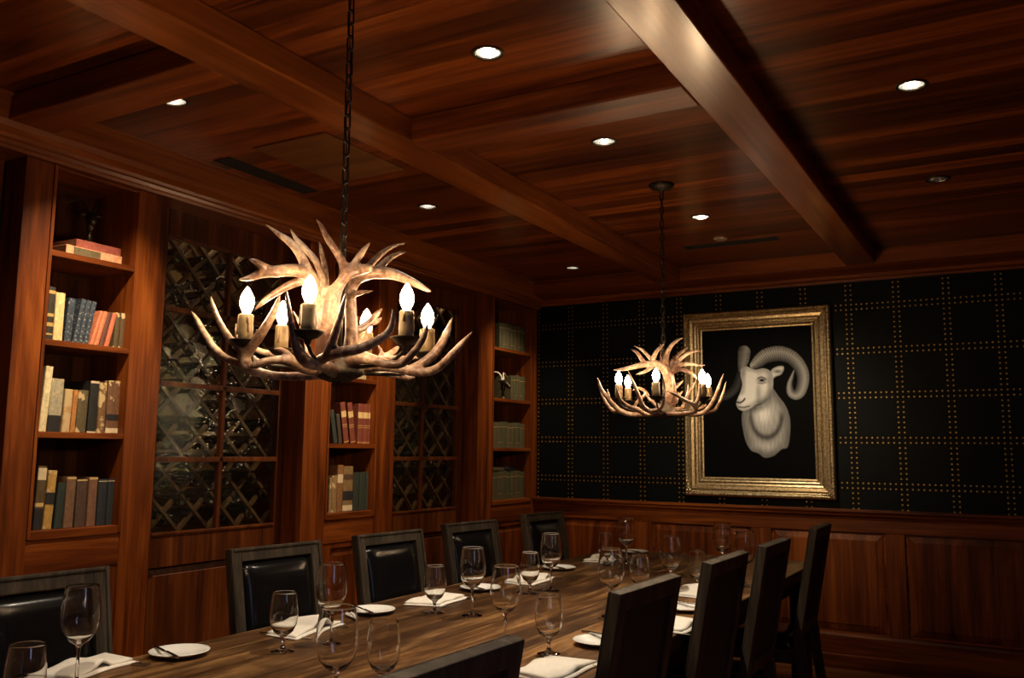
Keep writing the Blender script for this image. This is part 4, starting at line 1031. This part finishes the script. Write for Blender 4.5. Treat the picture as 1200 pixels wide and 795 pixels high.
def napkin(cx, cy, rz, L, Wd, label, seed=0, peak=.02):
    """linen folded in three, two thick layers with a soft wave"""
    rs = random.Random(seed); mb = MB(); nu, nv = 22, 12
    for lay, (sx, sy, off, h0) in enumerate([(1,1,0,.0),(.92,.9,.006,.0085)]):
        vs = []
        for j in range(nv+1):
            for i in range(nu+1):
                u, v = i/nu*2-1, j/nv*2-1
                x = u*L/2*sx*(1+.10*v*(1 if seed % 2 else -1)); y = v*Wd/2*sy+off+.006*math.sin(u*3+seed)
                z = h0+.0075+peak*lay*.5*math.exp(-((u-.1*seed % .5)/.22)**2)*(1-v*.4)+.002*math.sin(5*u+seed+lay)*lay
                edge = max(abs(u)**8, abs(v)**8); vs.append((x, y, z-.0035*edge))
        n = len(vs); vs += [(p[0]*.99, p[1]*.99, h0+.0004 if lay == 0 else p[2]-.007) for p in vs]
        fs = [(j*(nu+1)+i, j*(nu+1)+i+1, (j+1)*(nu+1)+i+1, (j+1)*(nu+1)+i) for j in range(nv) for i in range(nu)]
        fs += [tuple(n+q for q in reversed(g)) for g in fs]
        rim = [i for i in range(nu+1)]+[j*(nu+1)+nu for j in range(1, nv+1)]+[nv*(nu+1)+i for i in range(nu-1, -1, -1)]+[j*(nu+1) for j in range(nv-1, 0, -1)]
        fs += [(rim[q], rim[(q+1) % len(rim)], n+rim[(q+1) % len(rim)], n+rim[q]) for q in range(len(rim))]
        mb.add(vs, fs, True)
    o = mb.build('folded_napkin', LINEN, None, (cx, cy, TZ+.0006)); o.rotation_euler = (0,0,rz)
    tag(o, label, 'napkin', 'folded white napkins'); return o
NP = [(100,786,100,.25,.13,'white napkin under the large wine glass at the left corner',1,.02),
      (356,739,100,.27,.13,'white napkin with a raised fold before the second bookcase-side chair',2,.05),
      (513,705,98,.26,.15,'white napkin lying flat before the third bookcase-side chair',3,.008),
      (621,681,98,.26,.15,'white napkin before the fourth bookcase-side chair',4,.02),
      (706,657,98,.24,.13,'white crumpled napkin farthest along the bookcase side',5,.04),
      (650,787,86,.25,.15,'white napkin at the bottom edge right of the foreground chair',6,.006),
      (792,735,86,.24,.14,'white napkin between the second and third near-side chairs',7,.01),
      (815,697,86,.2,.13,'white folded napkin beside the third near-side chair post',8,.05)]
for px, py, rz, L, Wd, lb, sd, pk in NP:
    x, y = foot(px, py); napkin(x, y, rad(rz), L, Wd, lb, sd, pk)
    far = rz > 90
    s = 1 if far else -1
    knife((x+s*.02, y-.105 if far else y+.105, TZ+.0006), rad(-84 if far else 84), 'table knife beside the '+lb)
    fork((x+s*.01, y+.105 if far else y-.105, TZ+.0006), rad(-86 if far else 86), 'table fork beside the '+lb)

# ------------------------------------------------------------------ light
w = bpy.data.worlds.new('World'); SC.world = w; w.use_nodes = True
w.node_tree.nodes['Background'].inputs[0].default_value = (1,.75,.55,1); w.node_tree.nodes['Background'].inputs[1].default_value = 0.
L = bpy.data.lights.new('daylight', 'AREA'); L.shape = 'RECTANGLE'; L.size = .35; L.size_y = 1.1; L.energy = 1.6; L.color = (.5,.62,1.)
lo = bpy.data.objects.new('doorway_daylight', L); COL.objects.link(lo); lo.location = (3.55,-5.2,1.5)
lo.rotation_euler = Vector((-1,.35,-.1)).to_track_quat('-Z', 'Y').to_euler()

SC.view_settings.view_transform = 'Standard'; SC.view_settings.look = 'None'; SC.view_settings.gamma = 1; SC.view_settings.use_curve_mapping = False
SC.view_settings.exposure = .5
cy = SC.cycles
cy.max_bounces = 12; cy.diffuse_bounces = 4; cy.glossy_bounces = 4; cy.transparent_max_bounces = 24; cy.transmission_bounces = 10
cy.sample_clamp_indirect = 30.; cy.use_denoising = True; cy.caustics_reflective = False; cy.caustics_refractive = False
